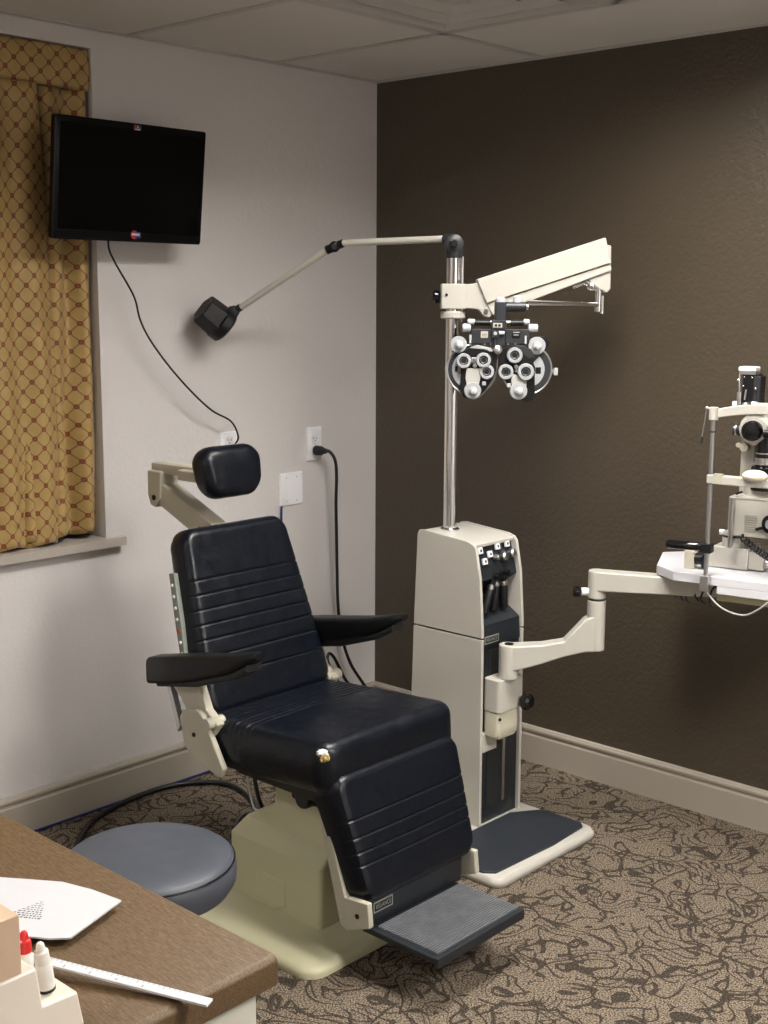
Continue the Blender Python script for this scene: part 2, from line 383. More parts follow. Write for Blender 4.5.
troffer(1.365, 1.975, -1.74, -.52, 53, 176, 'recessed louvred ceiling light over the exam chair')
troffer(3.195, 4.415, -1.74, -1.13, 108, 172, 'recessed louvred ceiling light at the far right of the room')
troffer(.755, 1.975, -4.18, -3.57, 26, 160, 'recessed louvred ceiling light near the wall behind the desk')
# square air diffuser: nested pyramid rings
vt = thing('air_diffuser', (1.06, -.825, H), 'square metal air diffuser with nested sloping rings in the ceiling', 'air vent')
def sq(h_, z): return [(1.06+a*h_, -.825+b*h_, z) for a, b in ((1, 1), (-1, 1), (-1, -1), (1, -1))]
obj('outer_frame', MB().loft([sq(.293, H+.002), sq(.293, H-.006), sq(.270, H-.006), sq(.245, H+.03), sq(.245, H+.05), sq(.293, H+.05)], closed=True, cap=False), GRID, vt, smooth=False)
for h0, h1 in ((.205, .135), (.120, .060)):
    obj('diffuser_ring', MB().loft([sq(h0, H-.004), sq(h0+.004, H-.004), sq(h1+.004, H+.045), sq(h1, H+.045)], closed=True, cap=False), GRID, vt, smooth=False)
obj('centre_plate', MB().loft([sq(.045, H-.002), sq(.048, H+.004)]), GRID, vt, smooth=False)
obj('duct_box', MB().loft([sq(.292, H+.051), sq(.292, H+.12)]), GAP, vt, smooth=False)

# ------------------------------------------------------------------ curtains
def cloth_sheet(ny, nz, f, thick=.002):
    "f(u, v) -> (point, (U, V)); front sheet with uv and solidify"
    bm = bmesh.new(); uvl = bm.loops.layers.uv.new('UVMap'); V = []; U = []
    for j in range(nz+1):
        for i in range(ny+1):
            p, uv = f(i/ny, j/nz); V.append(bm.verts.new(p)); U.append(uv)
    for j in range(nz):
        for i in range(ny):
            ids = (j*(ny+1)+i, j*(ny+1)+i+1, (j+1)*(ny+1)+i+1, (j+1)*(ny+1)+i)
            fc = bm.faces.new([V[k] for k in ids])
            for lp, k in zip(fc.loops, ids): lp[uvl].uv = U[k]
    return bm
cur = thing('window_curtain', (-.05, -1.8, .895), 'gold curtains with a red dot lattice pattern hanging in the window recess behind the television', 'curtain')
def panel(y0, y1, xoff, z0, phase, n, amp, wob):
    L = (y1-y0)*1.22
    def f(u, v):
        z = z0 + (2.262-z0)*v
        k = .55+.45*(1-v)
        yb = y0 + (y1-y0)*u + wob*sin(3.1*v+phase)*(.3+u*.7)
        x = xoff + amp*sin(2*pi*n*u+phase+1.1*sin(2.4*v+phase))*k + .004*sin(31*u+9*v) + .006*sin(9*v+13*u)*(1-v)
        zz = z + .006*sin(2*pi*n*u+phase)*(1-v)**8
        return (x, yb, zz), (L*u + .02*sin(3*v), zz)
    return cloth_sheet(90, 70, f)
p = obj('curtain_panel', panel(-2.33, -1.44, -.004, .898, .4, 7.5, .015, .022), CLOTH, cur)
p.modifiers.new('solid', 'SOLIDIFY').thickness = .003
p = obj('curtain_panel', panel(-1.60, -1.269, -.034, .912, 2.2, 3.2, .028, .006), CLOTH, cur)
p.modifiers.new('solid', 'SOLIDIFY').thickness = .003
def val(u, v):
    z = 2.258 + .122*v; y = -2.33 + (2.33-1.262)*u
    return (-.012 + .0045*sin(pi*v) + .0015*sin(23*u), y, z - .004*sin(pi*u*2)*(1-v)), ((y+3)*1.0, z+.013)
v_ = obj('valance', cloth_sheet(80, 10, val), CLOTH, cur); v_.modifiers.new('solid', 'SOLIDIFY').thickness = .012
obj('curtain_rail', MB().cyl((-.10, -2.33, 2.285), (-.10, -1.27, 2.285), .012), WHITEP, cur)
obj('lining', MB().box((-.135, -2.33, .93), (-.130, -1.30, 2.28)), mat('curtain_lining', (.45, .40, .30), .8), cur)

# ------------------------------------------------------------------ television on the wall
def px(mx, a): return mx
tv = thing('wall_television', (.16, -1.25, 1.98), 'flat black television hung on the white wall beside the gold curtain', 'television')
TVM = frame((.155, -1.237, 1.984), (0, 1, 0), (.115, 0, 1)) # local x = right, y = up, z = towards room
s = MB(TVM); hw, hh = .272, .172
s.loft([[(a, b, d) for a, b in rrect(w_, h_, .008)] for w_, h_, d in ((hw-.03, hh-.03, -.045), (hw-.004, hh-.004, -.022), (hw, hh, -.018), (hw, hh, -.002), (hw-.003, hh-.003, 0))])
obj('casing', s, BEZEL, tv)
sc_ = obj('screen', MB(TVM).box((-hw+.018, -hh+.03, -.0005), (hw-.018, hh-.018, .0008)), SCREEN, tv, smooth=False)
obj('lower_bezel', MB(TVM).box((-hw+.004, -hh+.004, -.001), (hw-.004, -hh+.026, .0022)), BEZEL, tv, bevel=.001)
st = obj('sticker', MB(TVM).box((-.002, hh-.0165, 0), (.024, hh-.0045, .0012)), LBLUE, tv, smooth=False); st['label'] = 'small red, white and blue sticker with a letter A'
obj('red_patch', MB(TVM).box((-.002, hh-.0165, .001), (.008, hh-.0045, .0016)), LRED, st, smooth=False)
obj('lettering', text_mb('A', .012, TVM @ Matrix.Translation((.011, hh-.0105, .002))), LWHITE, st, smooth=False)
obj('white_bar', MB(TVM).box((0, hh-.019, .001), (.020, hh-.0162, .0016)), LWHITE, st, smooth=False)
s = MB(TVM); s.m = TVM @ Matrix.Translation((.013, -hh+.022, .002)); s.spin((0, 0, 0), (0, 0, 1), [(0, .0125), (.0012, .0125)], 28)
lg = obj('badge', s, LRED, tv, smooth=False); lg['label'] = 'round red and blue badge with white lettering'
s = MB(TVM); s.box((.014, -hh+.014, .0025), (.036, -hh+.030, .0036)); obj('blue_patch', s, LBLUE, lg, bevel=.003)
s = MB(TVM)
for k in range(7): s.box((.003+k*.0042, -hh+.0195, .0034), (.0058+k*.0042, -hh+.0255, .0042))
obj('lettering', s, LWHITE, lg, smooth=False)
obj('wall_bracket', MB().box((0, -1.31, 1.90), (.012, -1.18, 2.06)).box((.01, -1.27, 1.95), (.125, -1.225, 2.0)).box((.10, -1.34, 1.88), (.118, -1.15, 2.07)), BLACKM, tv, bevel=.002)

tag(obj('television_cord', MB().tube([(.125, -1.30, 1.86), (.10, -1.290, 1.80), (.09, -1.262, 1.754), (.085, -1.212, 1.686), (.08, -1.182, 1.64), (.08, -1.165, 1.578), (.078, -1.127, 1.515), (.075, -1.056, 1.434), (.07, -.965, 1.349), (.066, -.873, 1.278), (.06, -.785, 1.235), (.05, -.745, 1.18), (.03, -.742, 1.150)], .0032), CABLE),
    'thin black cord running down the white wall from the television to an outlet', 'cord')

# ------------------------------------------------------------------ wall plates
def wallplate(name, y, z, hw_, hh_, label, kind, group=None):
    t = thing(name, (0, y, z), label, 'wall plate', group)
    M_ = frame((0, y, z), (0, 1, 0), (0, 0, 1))
    pl = obj('cover_plate', MB(M_).loft([[(a, b, d) for a, b in rrect(w, h, .003)] for w, h, d in ((hw_, hh_, 0), (hw_, hh_, .003), (hw_-.003, hh_-.003, .006))]), PLATEW, t)
    if kind == 'duplex':
        for k in (1, -1):
            r = obj('socket', MB(M_).prism(rrect(.017, .014, .008), lambda a, b, d: (a, b+k*.0195, d), .005, .0078), WHITEP, t)
            s = MB(M_)
            s.box((-.008, k*.0195-.001, .0076), (-.006, k*.0195+.007, .0081)); s.box((.006, k*.0195-.001, .0076), (.008, k*.0195+.006, .0081)); s.cyl((0, k*.0195-.007, .0076), (0, k*.0195-.007, .0081), .0025, n=12)
            obj('slots', s, GAP, r, smooth=False)
        obj('screw', MB(M_).cyl((0, 0, .005), (0, 0, .0072), .003, n=12), STEEL, t)
    else:
        for a in (-1, 1):
            for b in (-1, 1): obj('screw', MB(M_).cyl((a*hw_*.45, b*hh_*.72, .005), (a*hw_*.45, b*hh_*.72, .0075), .0028, n=12), STEEL, t)
    return t
wallplate('outlet_plate', -.336, 1.117, .038, .063, 'white wall outlet with a thick black plug in its lower socket', 'duplex')
wallplate('outlet_plate', -.748, 1.142, .038, .050, 'white wall outlet half hidden behind the chair headrest', 'duplex')
wallplate('blank_plate', -.454, .962, .057, .060, 'square blank white wall plate with a blue cable below it', 'blank')
s = MB(); s.spin((.0, -.336, 1.094), (1, .12, 0), [(.008, .014), (.020, .017), (.040, .016), (.048, .010)], 20)
pc = thing('power_cord', (.02, -.33, 1.09), 'thick black power cord plugged into the outlet and hanging to the floor', 'cord')
s.tube([(.045, -.332, 1.094), (.065, -.318, 1.092), (.075, -.300, 1.06), (.068, -.285, 1.0), (.055, -.275, .9), (.05, -.268, .8), (.045, -.26, .65), (.04, -.25, .5), (.05, -.24, .38), (.07, -.215, .27), (.11, -.17, .17), (.2, -.15, .06), (.32, -.20, .012), (.5, -.33, .010), (.70, -.42, .010)], .0062, n=10)
obj('cable', s, CABLE, pc)
obj('plug', MB().spin((.0, -.336, 1.094), (1, .12, 0), [(.008, .0165), (.014, .0185), (.034, .0175), (.046, .012), (.060, .009)], 20), BLACKM, pc)
tag(obj('cable_loop', MB().tube([(.10, -.17, .10), (.09, -.20, .155), (.082, -.25, .209), (.08, -.285, .268), (.08, -.317, .318), (.08, -.340, .332), (.085, -.350, .305), (.095, -.325, .25), (.11, -.29, .18), (.13, -.25, .08), (.2, -.25, .03), (.3, -.35, .012), (.45, -.6, .010)], .006), CABLE),
    'black cable curling into a small loop against the wall behind the chair seat', 'cable')
bl = MB().tube([(.009, -.507, .905), (.010, -.510, .85), (.009, -.512, .6), (.010, -.514, .3), (.022, -.518, .15), (.024, -.53, .02), (.026, -.58, .006), (.022, -.9, .005), (.020, -1.4, .005), (.020, -1.9, .005), (.020, -2.4, .005)], .0036)
tag(obj('network_cable', bl, BLUEC), 'thin blue network cable running down the wall and along the baseboard', 'cable')
fc = MB().tube([(.26, -1.60, .010), (.133, -1.468, .010), (.075, -1.368, .010), (.036, -1.213, .010), (.046, -1.056, .011), (.128, -.939, .011), (.237, -.922, .011), (.379, -.976, .011), (.454, -1.039, .011), (.50, -1.12, .011), (.53, -1.2, .011), (.60, -1.28, .011), (.72, -1.30, .012)], .0085)
tag(obj('floor_cable', fc, CABLE), 'thick black cable curving over the carpet behind the stool', 'cable')
tag(obj('floor_cable', MB().tube([(.56, -1.02, .009), (.46, -1.0, .009), (.41, -1.04, .009), (.425, -1.09, .009), (.47, -1.14, .010), (.53, -1.17, .010), (.62, -1.17, .010), (.74, -1.22, .010)], .0065), CABLE),
    'thinner black cable bent in a hook on the carpet beside the chair pedestal', 'cable')

# ------------------------------------------------------------------ cushions
def cushion(M_, t, w, h, r, rc, grooves=(), crown=.006, taper=None, ny=36, nz=150, gd=.004, gs=.0035, front_only=True):
    "upholstered slab: local x = thickness (front +x), y = width, z = height from 0 to h"
    mb = MB(M_); hw, hz = w/2, h/2
    def sp(i, n):                      # parameter with denser samples at the rims
        u = i/n; return -1+2*u if n > 60 else -cos(pi*u)*.5*.6 + (-1+2*u)*.7
    def side(sign):
        g = []
        for j in range(nz+1):
            row = []
            for i in range(ny+1):
                y = max(-1, min(1, sp(i, ny)))*hw; z = (-1+2*j/nz)*hz
                e = min(hw-abs(y), hz-abs(z)); e = max(e, 0)
                q = min(e, r); prof_ = sqrt(max(0, r*r-(r-q)**2))
                dy = abs(y)-(hw-rc); dz = abs(z)-(hz-rc); Y, Z = y, z
                if dy > 0 and dz > 0:
                    m_ = max(dy, dz)/sqrt(dy*dy+dz*dz); Y = math.copysign(hw-rc+dy*m_, y); Z = math.copysign(hz-rc+dz*m_, z)
                x = t/2-r+prof_ + (crown*(1-(y/hw)**2)*(1-(z/hz)**2) if sign > 0 else 0)
                if sign > 0 or not front_only:
                    for gz in grooves: x -= gd*math.exp(-((z+hz-gz)/gs)**2)*min(1, e/.008)
                if taper: k = taper(z/hz*.5+.5); Y *= k
                row.append((sign*x, Y, Z+hz))
            g.append(row)
        return g
    G = [side(1), side(-1)]; V = [[[mb._v(p) for p in row] for row in g] for g in G]
    for k, g in enumerate(V):
        for j in range(nz):
            for i in range(ny):
                q = (g[j][i], g[j][i+1], g[j+1][i+1], g[j+1][i]); mb.face(q if k == 0 else q[::-1])
    def border(g): return g[0][:-1] + [r_[-1] for r_ in g[:-1]] + g[-1][:0:-1] + [r_[0] for r_ in g[:0:-1]]
    a, b = border(V[0]), border(V[1]); n = len(a)
    for i in range(n): mb.face((a[i], b[i], b[(i+1) % n], a[(i+1) % n]))
    return mb

# ------------------------------------------------------------------ examination chair
CY = -1.312
ch = thing('exam_chair', (1.0, CY, 0), 'black vinyl reclining eye exam chair with headrest, armrests and metal footplate', 'exam chair')
# floor plate
bp_ = rrect(.285, .292, .055, 8)
obj('floor_plate', MB().loft([[(1.003+a*k, CY-.006+b*k, z) for a, b in bp_] for k, z in ((1, 0), (1, .012), (.985, .022), (.95, .028))]), CREAM2, ch)
# pedestal
def rsec(x0, x1, hy, z, r=.012): return [((x0+x1)/2+a, CY+b, z) for a, b in rrect((x1-x0)/2, hy, r, 3)]
ped = obj('pedestal', MB().loft([rsec(.795, 1.150, .130, .026), rsec(.795, 1.155, .130, .195), rsec(.815, 1.150, .088, .235), rsec(.860, 1.148, .086, .262), rsec(.925, 1.140, .084, .30), rsec(.935, 1.135, .082, .44)]), CREAM2, ch)
ped.data.set_sharp_from_angle(angle=radians(12))
obj('access_cover', MB().loft([[(x, CY-.125-d, z) for x, z in ((.905, .16), (.915, .168), (.935, .120), (1.02, .120), (1.022, .05), (.985, .030), (.905, .045))] for d in (0, .010)]), CREAM2, ped, bevel=.006)
# underseat mechanism
obj('seat_mechanism', MB().loft([[(x, CY+b, z) for x, b in ((xa, -h_), (xb, -h_), (xb, h_), (xa, h_))] for xa, xb, h_, z in ((.83, 1.235, .215, .455), (.90, 1.215, .185, .405))]).box((1.07, -1.47, .375), (1.17, -1.15, .42)).cyl((1.14, -1.50, .40), (1.14, -1.12, .40), .026), BLACKM, ch, bevel=.01)
# seat
sm = frame((.815, CY, .512), (-sin(radians(4)), 0, 1), (0, 1, 0))   # columns: x up, y across
SM = Matrix(((sm[0][0], 0, cos(radians(4)), .790), (0, 1, 0, CY), (cos(radians(4)), 0, sin(radians(4)), .492), (0, 0, 0, 1)))  # local x=up, y=across, z=forward
seat = obj('seat', cushion(SM, .130, .50, .505, .034, .05, [.058+.021*k for k in range(9)], .006, gd=.0028, gs=.0026, nz=230), LEATHER, ch)
def seat_pt(u, y, f):      # height above seat centre plane, across, forward
    return SM @ Vector((u, y, f))
c = seat_pt(.036, -.236, .488)
def blob(c0, rad, seed):
    rn = random.Random(seed); m = MB().ball(c0, rad, 9)
    for v in m.bm.verts: v.co += (v.co-Vector(c0))*rn.uniform(-.30, .25)
    return m
obj('torn_patch', blob(c, (.013, .012, .013), 3), FOAM, seat)['label'] = 'worn through corner showing yellow foam'
obj('frayed_backing', blob(c+Vector((-.004, -.002, .009)), (.013, .013, .008), 5), LINEN, seat)
obj('scuff', blob(c+Vector((.004, .034, .003)), (.005, .009, .005), 8), LINEN, seat)
# backrest
TA = radians(18.2)
BM = Matrix(((cos(TA), 0, -sin(TA), .795), (0, 1, 0, CY+.013), (sin(TA), 0, cos(TA), .535), (0, 0, 0, 1)))
grv = [.085+.052*k for k in range(6)]
back = obj('backrest', cushion(BM, .085, .470, .512, .028, .05, [.105, .160, .206, .247, .287, .328, .368], .010, taper=lambda v: 1-.20*max(0, v)**1.1, gd=.0034, gs=.0026, nz=230), LEATHER, ch)
shell = MB(BM).loft([[(-.048-d*.3, a*k, .05+z) for a, z in ((-.20, 0), (.20, 0), (.165, .44), (-.165, .44))] for d, k in ((0, 1), (.06, .85))])
obj('back_shell', shell, BLACKM, ch, bevel=.01)
# control strip on the side of the backrest
ks = obj('control_strip', MB(BM).prism([(-.034, .165), (-.016, .162), (-.010, .26), (-.010, .40), (-.032, .405), (-.036, .26)], lambda a, z, d: (a+.004, -.232+.022*max(0, (z-.16))/.24+d, z), -.004, .012), KEYPAD, ch, bevel=.002)
ks['label'] = 'grey keypad strip on the side of the backrest'
for k in range(7):
    zz = .185+.031*k
    yy = -.232+.022*(zz-.16)/.24-.0045
    obj('button', MB(BM).cyl((-.018, yy, zz), (-.018, yy-.003, zz), .0068 if k == 2 else .0045, n=14), ORANGE if k == 2 else WHITEP, ks)
# headrest pad and its jointed arm
HM = Matrix(((cos(radians(12)), 0, -sin(radians(12)), .655), (0, cos(radians(2)), 0, CY+.016), (sin(radians(12)), 0, cos(radians(12)), 1.098), (0, 0, 0, 1)))
obj('headrest', cushion(HM, .072, .218, .146, .026, .055, (), .012, taper=lambda v: .88+.12*min(1, v*1.3), nz=50), LEATHER, ch)
def bar(s, p0, p1, w, h):
    p0, p1 = Vector(p0), Vector(p1); d = (p1-p0).normalized(); y = Vector((0, 1, 0)); z = d.cross(y)
    s.loft([[p + y*a + z*b for a, b in rrect(w/2, h/2, .004, 2)] for p in (p0, p1)]); return s
ha = obj('headrest_arm', bar(MB(), (.365, CY, 1.092), (.605, CY, .990), .056, .066), BONE, ch)
obj('arm_knuckle', MB().prism([(.334, 1.150), (.334, 1.075), (.346, 1.045), (.370, 1.040), (.394, 1.066), (.400, 1.150)], lambda a, z, d: (a, d, z), CY-.034, CY+.034), BONE, ha, bevel=.006)
obj('pivot_bolt', MB().cyl((.366, CY-.036, 1.070), (.366, CY+.036, 1.070), .008, n=14), BLACK, ha)
obj('pivot_bolt', MB().cyl((.568, CY-.031, 1.000), (.568, CY+.031, 1.000), .009, n=14), BLACK, ha)
obj('upper_link', bar(MB(), (.342, CY, 1.156), (.560, CY, 1.158), .044, .030), BONE, ha)
obj('link_socket', MB().box((.49, CY-.045, 1.135), (.57, CY-.005, 1.165)).cyl((.56, CY-.02, 1.15), (.63, CY, 1.155), .008), BONE, ha, bevel=.004)
obj('shackle', MB().box((.345, CY-.022, 1.08), (.372, CY+.022, 1.14)), BLACKM, ha, bevel=.003)
# armrests and brackets, near (camera side) and far
def armrest(sy):
    y = CY + sy*.268
    sh = .022 if sy < 0 else -.008
    secs = [(.628+sh, .664, .022, .028), (.642+sh, .663, .032, .037), (.75+sh, .686, .034, .038), (.86, .708, .034, .035), (.96, .734, .032, .027), (1.03, .758, .028, .020), (1.065, .773, .024, .014), (1.082, .779, .014, .008)]
    a = obj('armrest', MB().loft([[(x, y+p, z+q) for p, q in rrect(hw_, hh_, .014, 4)] for x, z, hw_, hh_ in secs]), LEATHER2, ch)
    obj('armrest_underlip', MB().loft([[(x, y+p, z+q) for p, q in rrect(.026, .010, .008, 3)] for x, z in ((.70, .635), (.86, .668), (1.0, .715), (1.06, .748))]), BLACKM, a)
    return a
armrest(-1); armrest(1)
for sy in (-1, 1):
    y0, y1 = CY+sy*.236, CY+sy*.262
    fy = lambda a, z, d: (a, d, z)
    dx = -.014 if sy < 0 else -.088
    fy = lambda a, z, d: (a+dx, d, z)
    b1 = obj('arm_bracket', MB().prism([(.705, .655), (.865, .690), (.852, .650), (.880, .590), (.925, .560), (.905, .525), (.82, .535), (.775, .60)], fy, y0, y1), BONE, ch, bevel=.004)
    b2 = obj('hinge_plate', MB().prism([(.785, .555), (.800, .578), (.855, .592), (.880, .578), (.960, .452), (.945, .425), (.850, .450), (.800, .480)], fy, y0+sy*.022, y1+sy*.014), BONE, ch, bevel=.005)
    obj('pivot_bolt', MB().cyl((.845+dx, y1+sy*.012, .52), (.845+dx, y1+sy*.017, .52), .006, n=12), BLACK, b2)
    obj('pivot_barrel', MB().cyl((.900+dx, y0-sy*.01, .560), (.900+dx, y1+sy*.02, .560), .016, n=20), BONE, b2)
    obj('rear_strut', MB().prism([(.700, .66), (.712, .66), (.765, .52), (.752, .50)], fy, y0+sy*.004, y1-sy*.004), STEEL, b1, bevel=.002)
# legrest
LA = radians(-18.5)
LM = Matrix(((cos(LA), 0, -sin(LA)*-1, 0), (0, 1, 0, CY), (sin(LA)*-1*-1, 0, cos(LA), 0), (0, 0, 0, 1)))
# local z points up the pad (leaning back towards the seat), local x is the outward face
zx, zz_ = -sin(radians(18)), cos(radians(18))
LM = Matrix(((zz_, 0, zx, 1.352), (0, 1, 0, CY), (-zx, 0, zz_, .198), (0, 0, 0, 1)))
leg = obj('legrest', cushion(LM, .105, .465, .315, .022, .045, [.092, .124, .160, .204], .006, taper=lambda v: .90+.10*v, gd=.0034, gs=.0026, nz=200), LEATHER, ch)
for sy in (-1, 1):
    y0 = CY+sy*(.205 if sy < 0 else .186); y1 = CY+sy*(.222 if sy < 0 else .203)
    obj('legrest_rail', MB().prism([(1.205, .520), (1.225, .525), (1.330, .215), (1.405, .222), (1.412, .160), (1.335, .128), (1.312, .140)], lambda a, z, d: (a, d, z), y0, y1), BONE, ch, bevel=.004)
    obj('rail_bolt', MB().cyl((1.372, y1-sy*.002, .18), (1.372, y1+sy*.003, .18), .006, n=12), BLACK, ch)
fpl = obj('footrest', MB().box((1.35, -1.500, .136), (1.375, -1.140, .215)).box((1.355, -1.500, .122), (1.592, -1.160, .138)).box((1.584, -1.500, .112), (1.597, -1.160, .1395)), SLATE, ch, bevel=.004)
s = MB()
for k in range(25): x = 1.392+.0077*k; s.box((x, -1.482, .138), (x+.0045, -1.166, .1425))
obj('ribbed_tread', s, ALU, fpl, smooth=False)['label'] = 'ribbed aluminium tread'
def nameplate(M_, w, h, parent, txt):
    q = obj('nameplate', MB(M_).box((-w/2, -h/2, 0), (w/2, h/2, .0015)), LSILVER, parent, smooth=False)
    obj('nameplate_inset', MB(M_).box((-w/2+.004, -h/2+.004, .001), (w/2-.004, h/2-.004, .0019)), BLACK, parent, smooth=False)
    obj('lettering', text_mb(txt, h*.62, M_ @ Matrix.Translation((0, 0, .002)), .0003, (w-.014)/(h*.62*4.6)), LSILVER, q, smooth=False)
nameplate(frame((1.3755, -1.447, .182), (0, 1, 0), (0, 0, 1)), .070, .028, fpl, 'RELIANCE')
# cable stub and white tie under the seat
hg = obj('dangling_cable', MB().tube([(.86, -1.36, .44), (.80, -1.34, .38), (.775, -1.33, .32), (.79, -1.33, .26), (.80, -1.32, .22)], .006), CABLE, ch)
obj('cable_tie', MB().tube([(.745, -1.34, .37), (.765, -1.345, .30), (.785, -1.345, .235), (.80, -1.34, .225)], .003), WHITEP, hg)

# ------------------------------------------------------------------ stool
st = thing('round_stool', (1.30, -2.09, 0), 'round slate grey vinyl stool between the desk and the exam chair', 'stool')
obj('seat', MB().spin((1.30, -2.09, .435), (0, 0, 1), [(-.012, .150), (-.008, .170), (.012, .182), (.042, .183), (.058, .178), (.067, .166), (.072, .12), (.074, .0)], 64), STOOLV, st)
obj('seat_rim', MB().ring((1.30, -2.09, 0.4915), (0, 0, 1), .1785, .0022, 64, 6), LEATHER2, st)
obj('column', MB().cyl((1.30, -2.09, .10), (1.30, -2.09, .424), .025).cyl((1.30, -2.09, .25), (1.30, -2.09, .42), .032), CHROME, st)
for k in range(5):
    a = 2*pi*k/5+.3; c_, s_ = cos(a), sin(a)
    l = obj('base_leg', MB().loft([[(1.30+c_*r_-s_*p, -2.09+s_*r_+c_*p, z_+q) for p, q in rrect(w_, h_, .006, 2)] for r_, z_, w_, h_ in ((.02, .11, .024, .02), (.15, .10, .020, .014), (.26, .075, .014, .010))]), BLACK, st)
    obj('caster', MB().cyl((1.30+c_*.25-s_*.016, -2.09+s_*.25+c_*.016, .027), (1.30+c_*.25+s_*.016, -2.09+s_*.25-c_*.016, .027), .026), BLACK, l)

# ------------------------------------------------------------------ instrument stand
SX, SY0, SY1 = 1.047, -.652, -.438
inst = thing('instrument_stand', (.92, -.55, 0), 'cream instrument stand with chrome pole and dark front panel beside the brown wall', 'instrument stand')
sb = [(a, b) for a, b in rrect(.285, .255, .04, 8)]
def slab(z, k): return [(1.037+a*k, -.650+b*k, z) for a, b in sb]
obj('floor_base', MB().loft([slab(0, .985), slab(.008, 1), slab(.018, 1), slab(.028, .98), slab(.030, .97)]), CREAM, inst)
mp_ = [(1.10, -.895), (1.255, -.895), (1.285, -.87), (1.295, -.60), (1.285, -.43), (1.265, -.41), (1.115, -.41), (1.055, -.50), (1.055, -.84)]
obj('foot_mat', MB().prism(mp_, lambda a, b, d: (a, b, d), .028, .036), RUBMAT, inst, bevel=.002)['label'] = 'slate rubber mat on the base'
side = [(.765, .034), (.766, .40), (.773, .60), (.786, .915), (.800, .934), (.830, .937), (.990, .920), (1.012, .912), (1.022, .900), (1.043, .815), (1.055, .66), (1.056, .60), (1.047, .034)]
lo = [(.765, .026), (.766, .40), (.773, .628), (1.0475, .628), (1.050, .026)]
hi = [(.7735, .633), (.786, .925), (.792, .937), (.815, .940), (.984, .926), (1.008, .918), (1.018, .905), (1.036, .815), (1.047, .66), (1.0477, .633)]
for ya, yb in ((SY0, SY0+.012), (SY1-.012, SY1)):
    obj('side_panel', MB().prism(lo, lambda a, z, d: (a, d, z), ya, yb), CREAM, inst, bevel=.002)
    obj('upper_side_panel', MB().prism(hi, lambda a, z, d: (a, d, z), ya, yb), CREAM, inst, bevel=.002)
topm = MB()
topm.prism([(.778, .70), (.788, .922), (.794, .935), (.815, .938), (.986, .924), (1.008, .915), (1.008, .905), (.80, .918), (.79, .70)], lambda a, z, d: (a, d, z), SY0+.010, SY1-.010)
topm.prism([(.767, .036), (.775, .72), (.79, .72), (.782, .036)], lambda a, z, d: (a, d, z), SY0+.010, SY1-.010)
obj('top_and_back_cover', topm, CREAM, inst, bevel=.002)
# dark interior
ins = obj('instrument_well', MB().prism([(.86, .905), (.996, .908), (1.024, .805), (.930, .735), (1.038, .668), (1.042, .600), (.86, .60)], lambda a, z, d: (a, d, z), SY0+.0125, SY1-.0125), SLATE, inst, smooth=False)
fp_ = MB().box((.84, SY0+.0125, .029), (1.038, SY1-.0125, .598))
obj('front_panel', fp_, SLATE, inst, smooth=False)
obj('slot_track', MB().box((1.036, -.605, .075), (1.0400, -.490, .585)), GAP, inst, smooth=False)
obj('slot_rail', MB().box((1.038, -.530, .08), (1.043, -.517, .30)), STEEL, inst, smooth=False)
nameplate(frame((1.0430, -.598, .622), (0, 1, 0), (0, 0, 1)), .070, .024, inst, 'RELIANCE')
PN = frame((1.0125, -.545, .862), (0, 1, 0), (-.24, 0, 1))     # switch panel plane
def pp(y, z): return (y+.545, (z-.852)*1.03)
for y, z in ((-.616, .884), (-.572, .868), (-.602, .850), (-.530, .886), (-.481, .888)):
    a, b = pp(y, z)
    sw = obj('rocker_switch', MB(PN).box((a-.0105, b-.010, -.002), (a+.0105, b+.010, .006)), WHITEP, inst, bevel=.002)
    obj('switch_mark', MB(PN).box((a-.0035, b-.004, .0055), (a+.0035, b+.004, .0068)), BLACK, sw, smooth=False)
for y, z, r in ((-.513, .853, .015), (-.470, .857, .015), (-.550, .855, .009)):
    a, b = pp(y, z)
    obj('dial_knob', MB(PN).spin((a, b, 0), (0, 0, 1), [(0, r), (.016, r*.92), (.020, r*.6)], 20), STEEL, inst)
# hand instruments in the wells
def handpiece(y, x, lean, label, head):
    t = thing('diagnostic_handpiece', (x, y, .69), label, 'hand instrument', 'hand instruments in the stand wells')
    a = Vector((x, y, .695)); d = Vector((.06, lean, 1)).normalized()
    obj('handle', MB().spin(a, d, [(0, .010), (.004, .0135), (.075, .014), (.082, .011)], 18), BLACK, t)
    obj('collar', MB().spin(a, d, [(.080, .0125), (.092, .0125), (.094, .010)], 18), STEEL, t)
    b = a + d*.094
    obj('head', MB().cyl(b, b+d*.022, .010, .013).cyl(b+d*.026-Vector((.014, 0, 0)), b+d*.026+Vector((.020, .004, 0)), .013 if head else .010), BLACKG, t)
handpiece(-.600, 1.012, .34, 'black hand instrument leaning in the left well of the stand', 1)
handpiece(-.545, 1.005, .10, 'upright black hand instrument in the middle well of the stand', 0)
handpiece(-.495, 1.010, -.15, 'short black hand instrument in the right well of the stand', 0)

# ---- pole with upper attachments; local frame: x across the picture plane, y away, z up
PX, PY = .850, -.570
RX, DX = Vector((.73704, .67585, 0)), Vector((-.67585, .73704, 0))
F = Matrix(((RX.x, DX.x, 0, PX), (RX.y, DX.y, 0, PY), (0, 0, 1, 0), (0, 0, 0, 1)))
pole = obj('pole', MB(F).cyl((0, 0, .93), (0, 0, 1.778), .0215, n=32), CHROME, inst)
obj('pole_flange', MB(F).spin((0, 0, .930), (0, 0, 1), [(0, .030), (.008, .030), (.012, .024)], 28), CHROME, pole)
obj('side_rod', MB(F).cyl((.027, .004, 1.58), (.027, .004, 1.775), .0045, n=10), CHROME, pole)
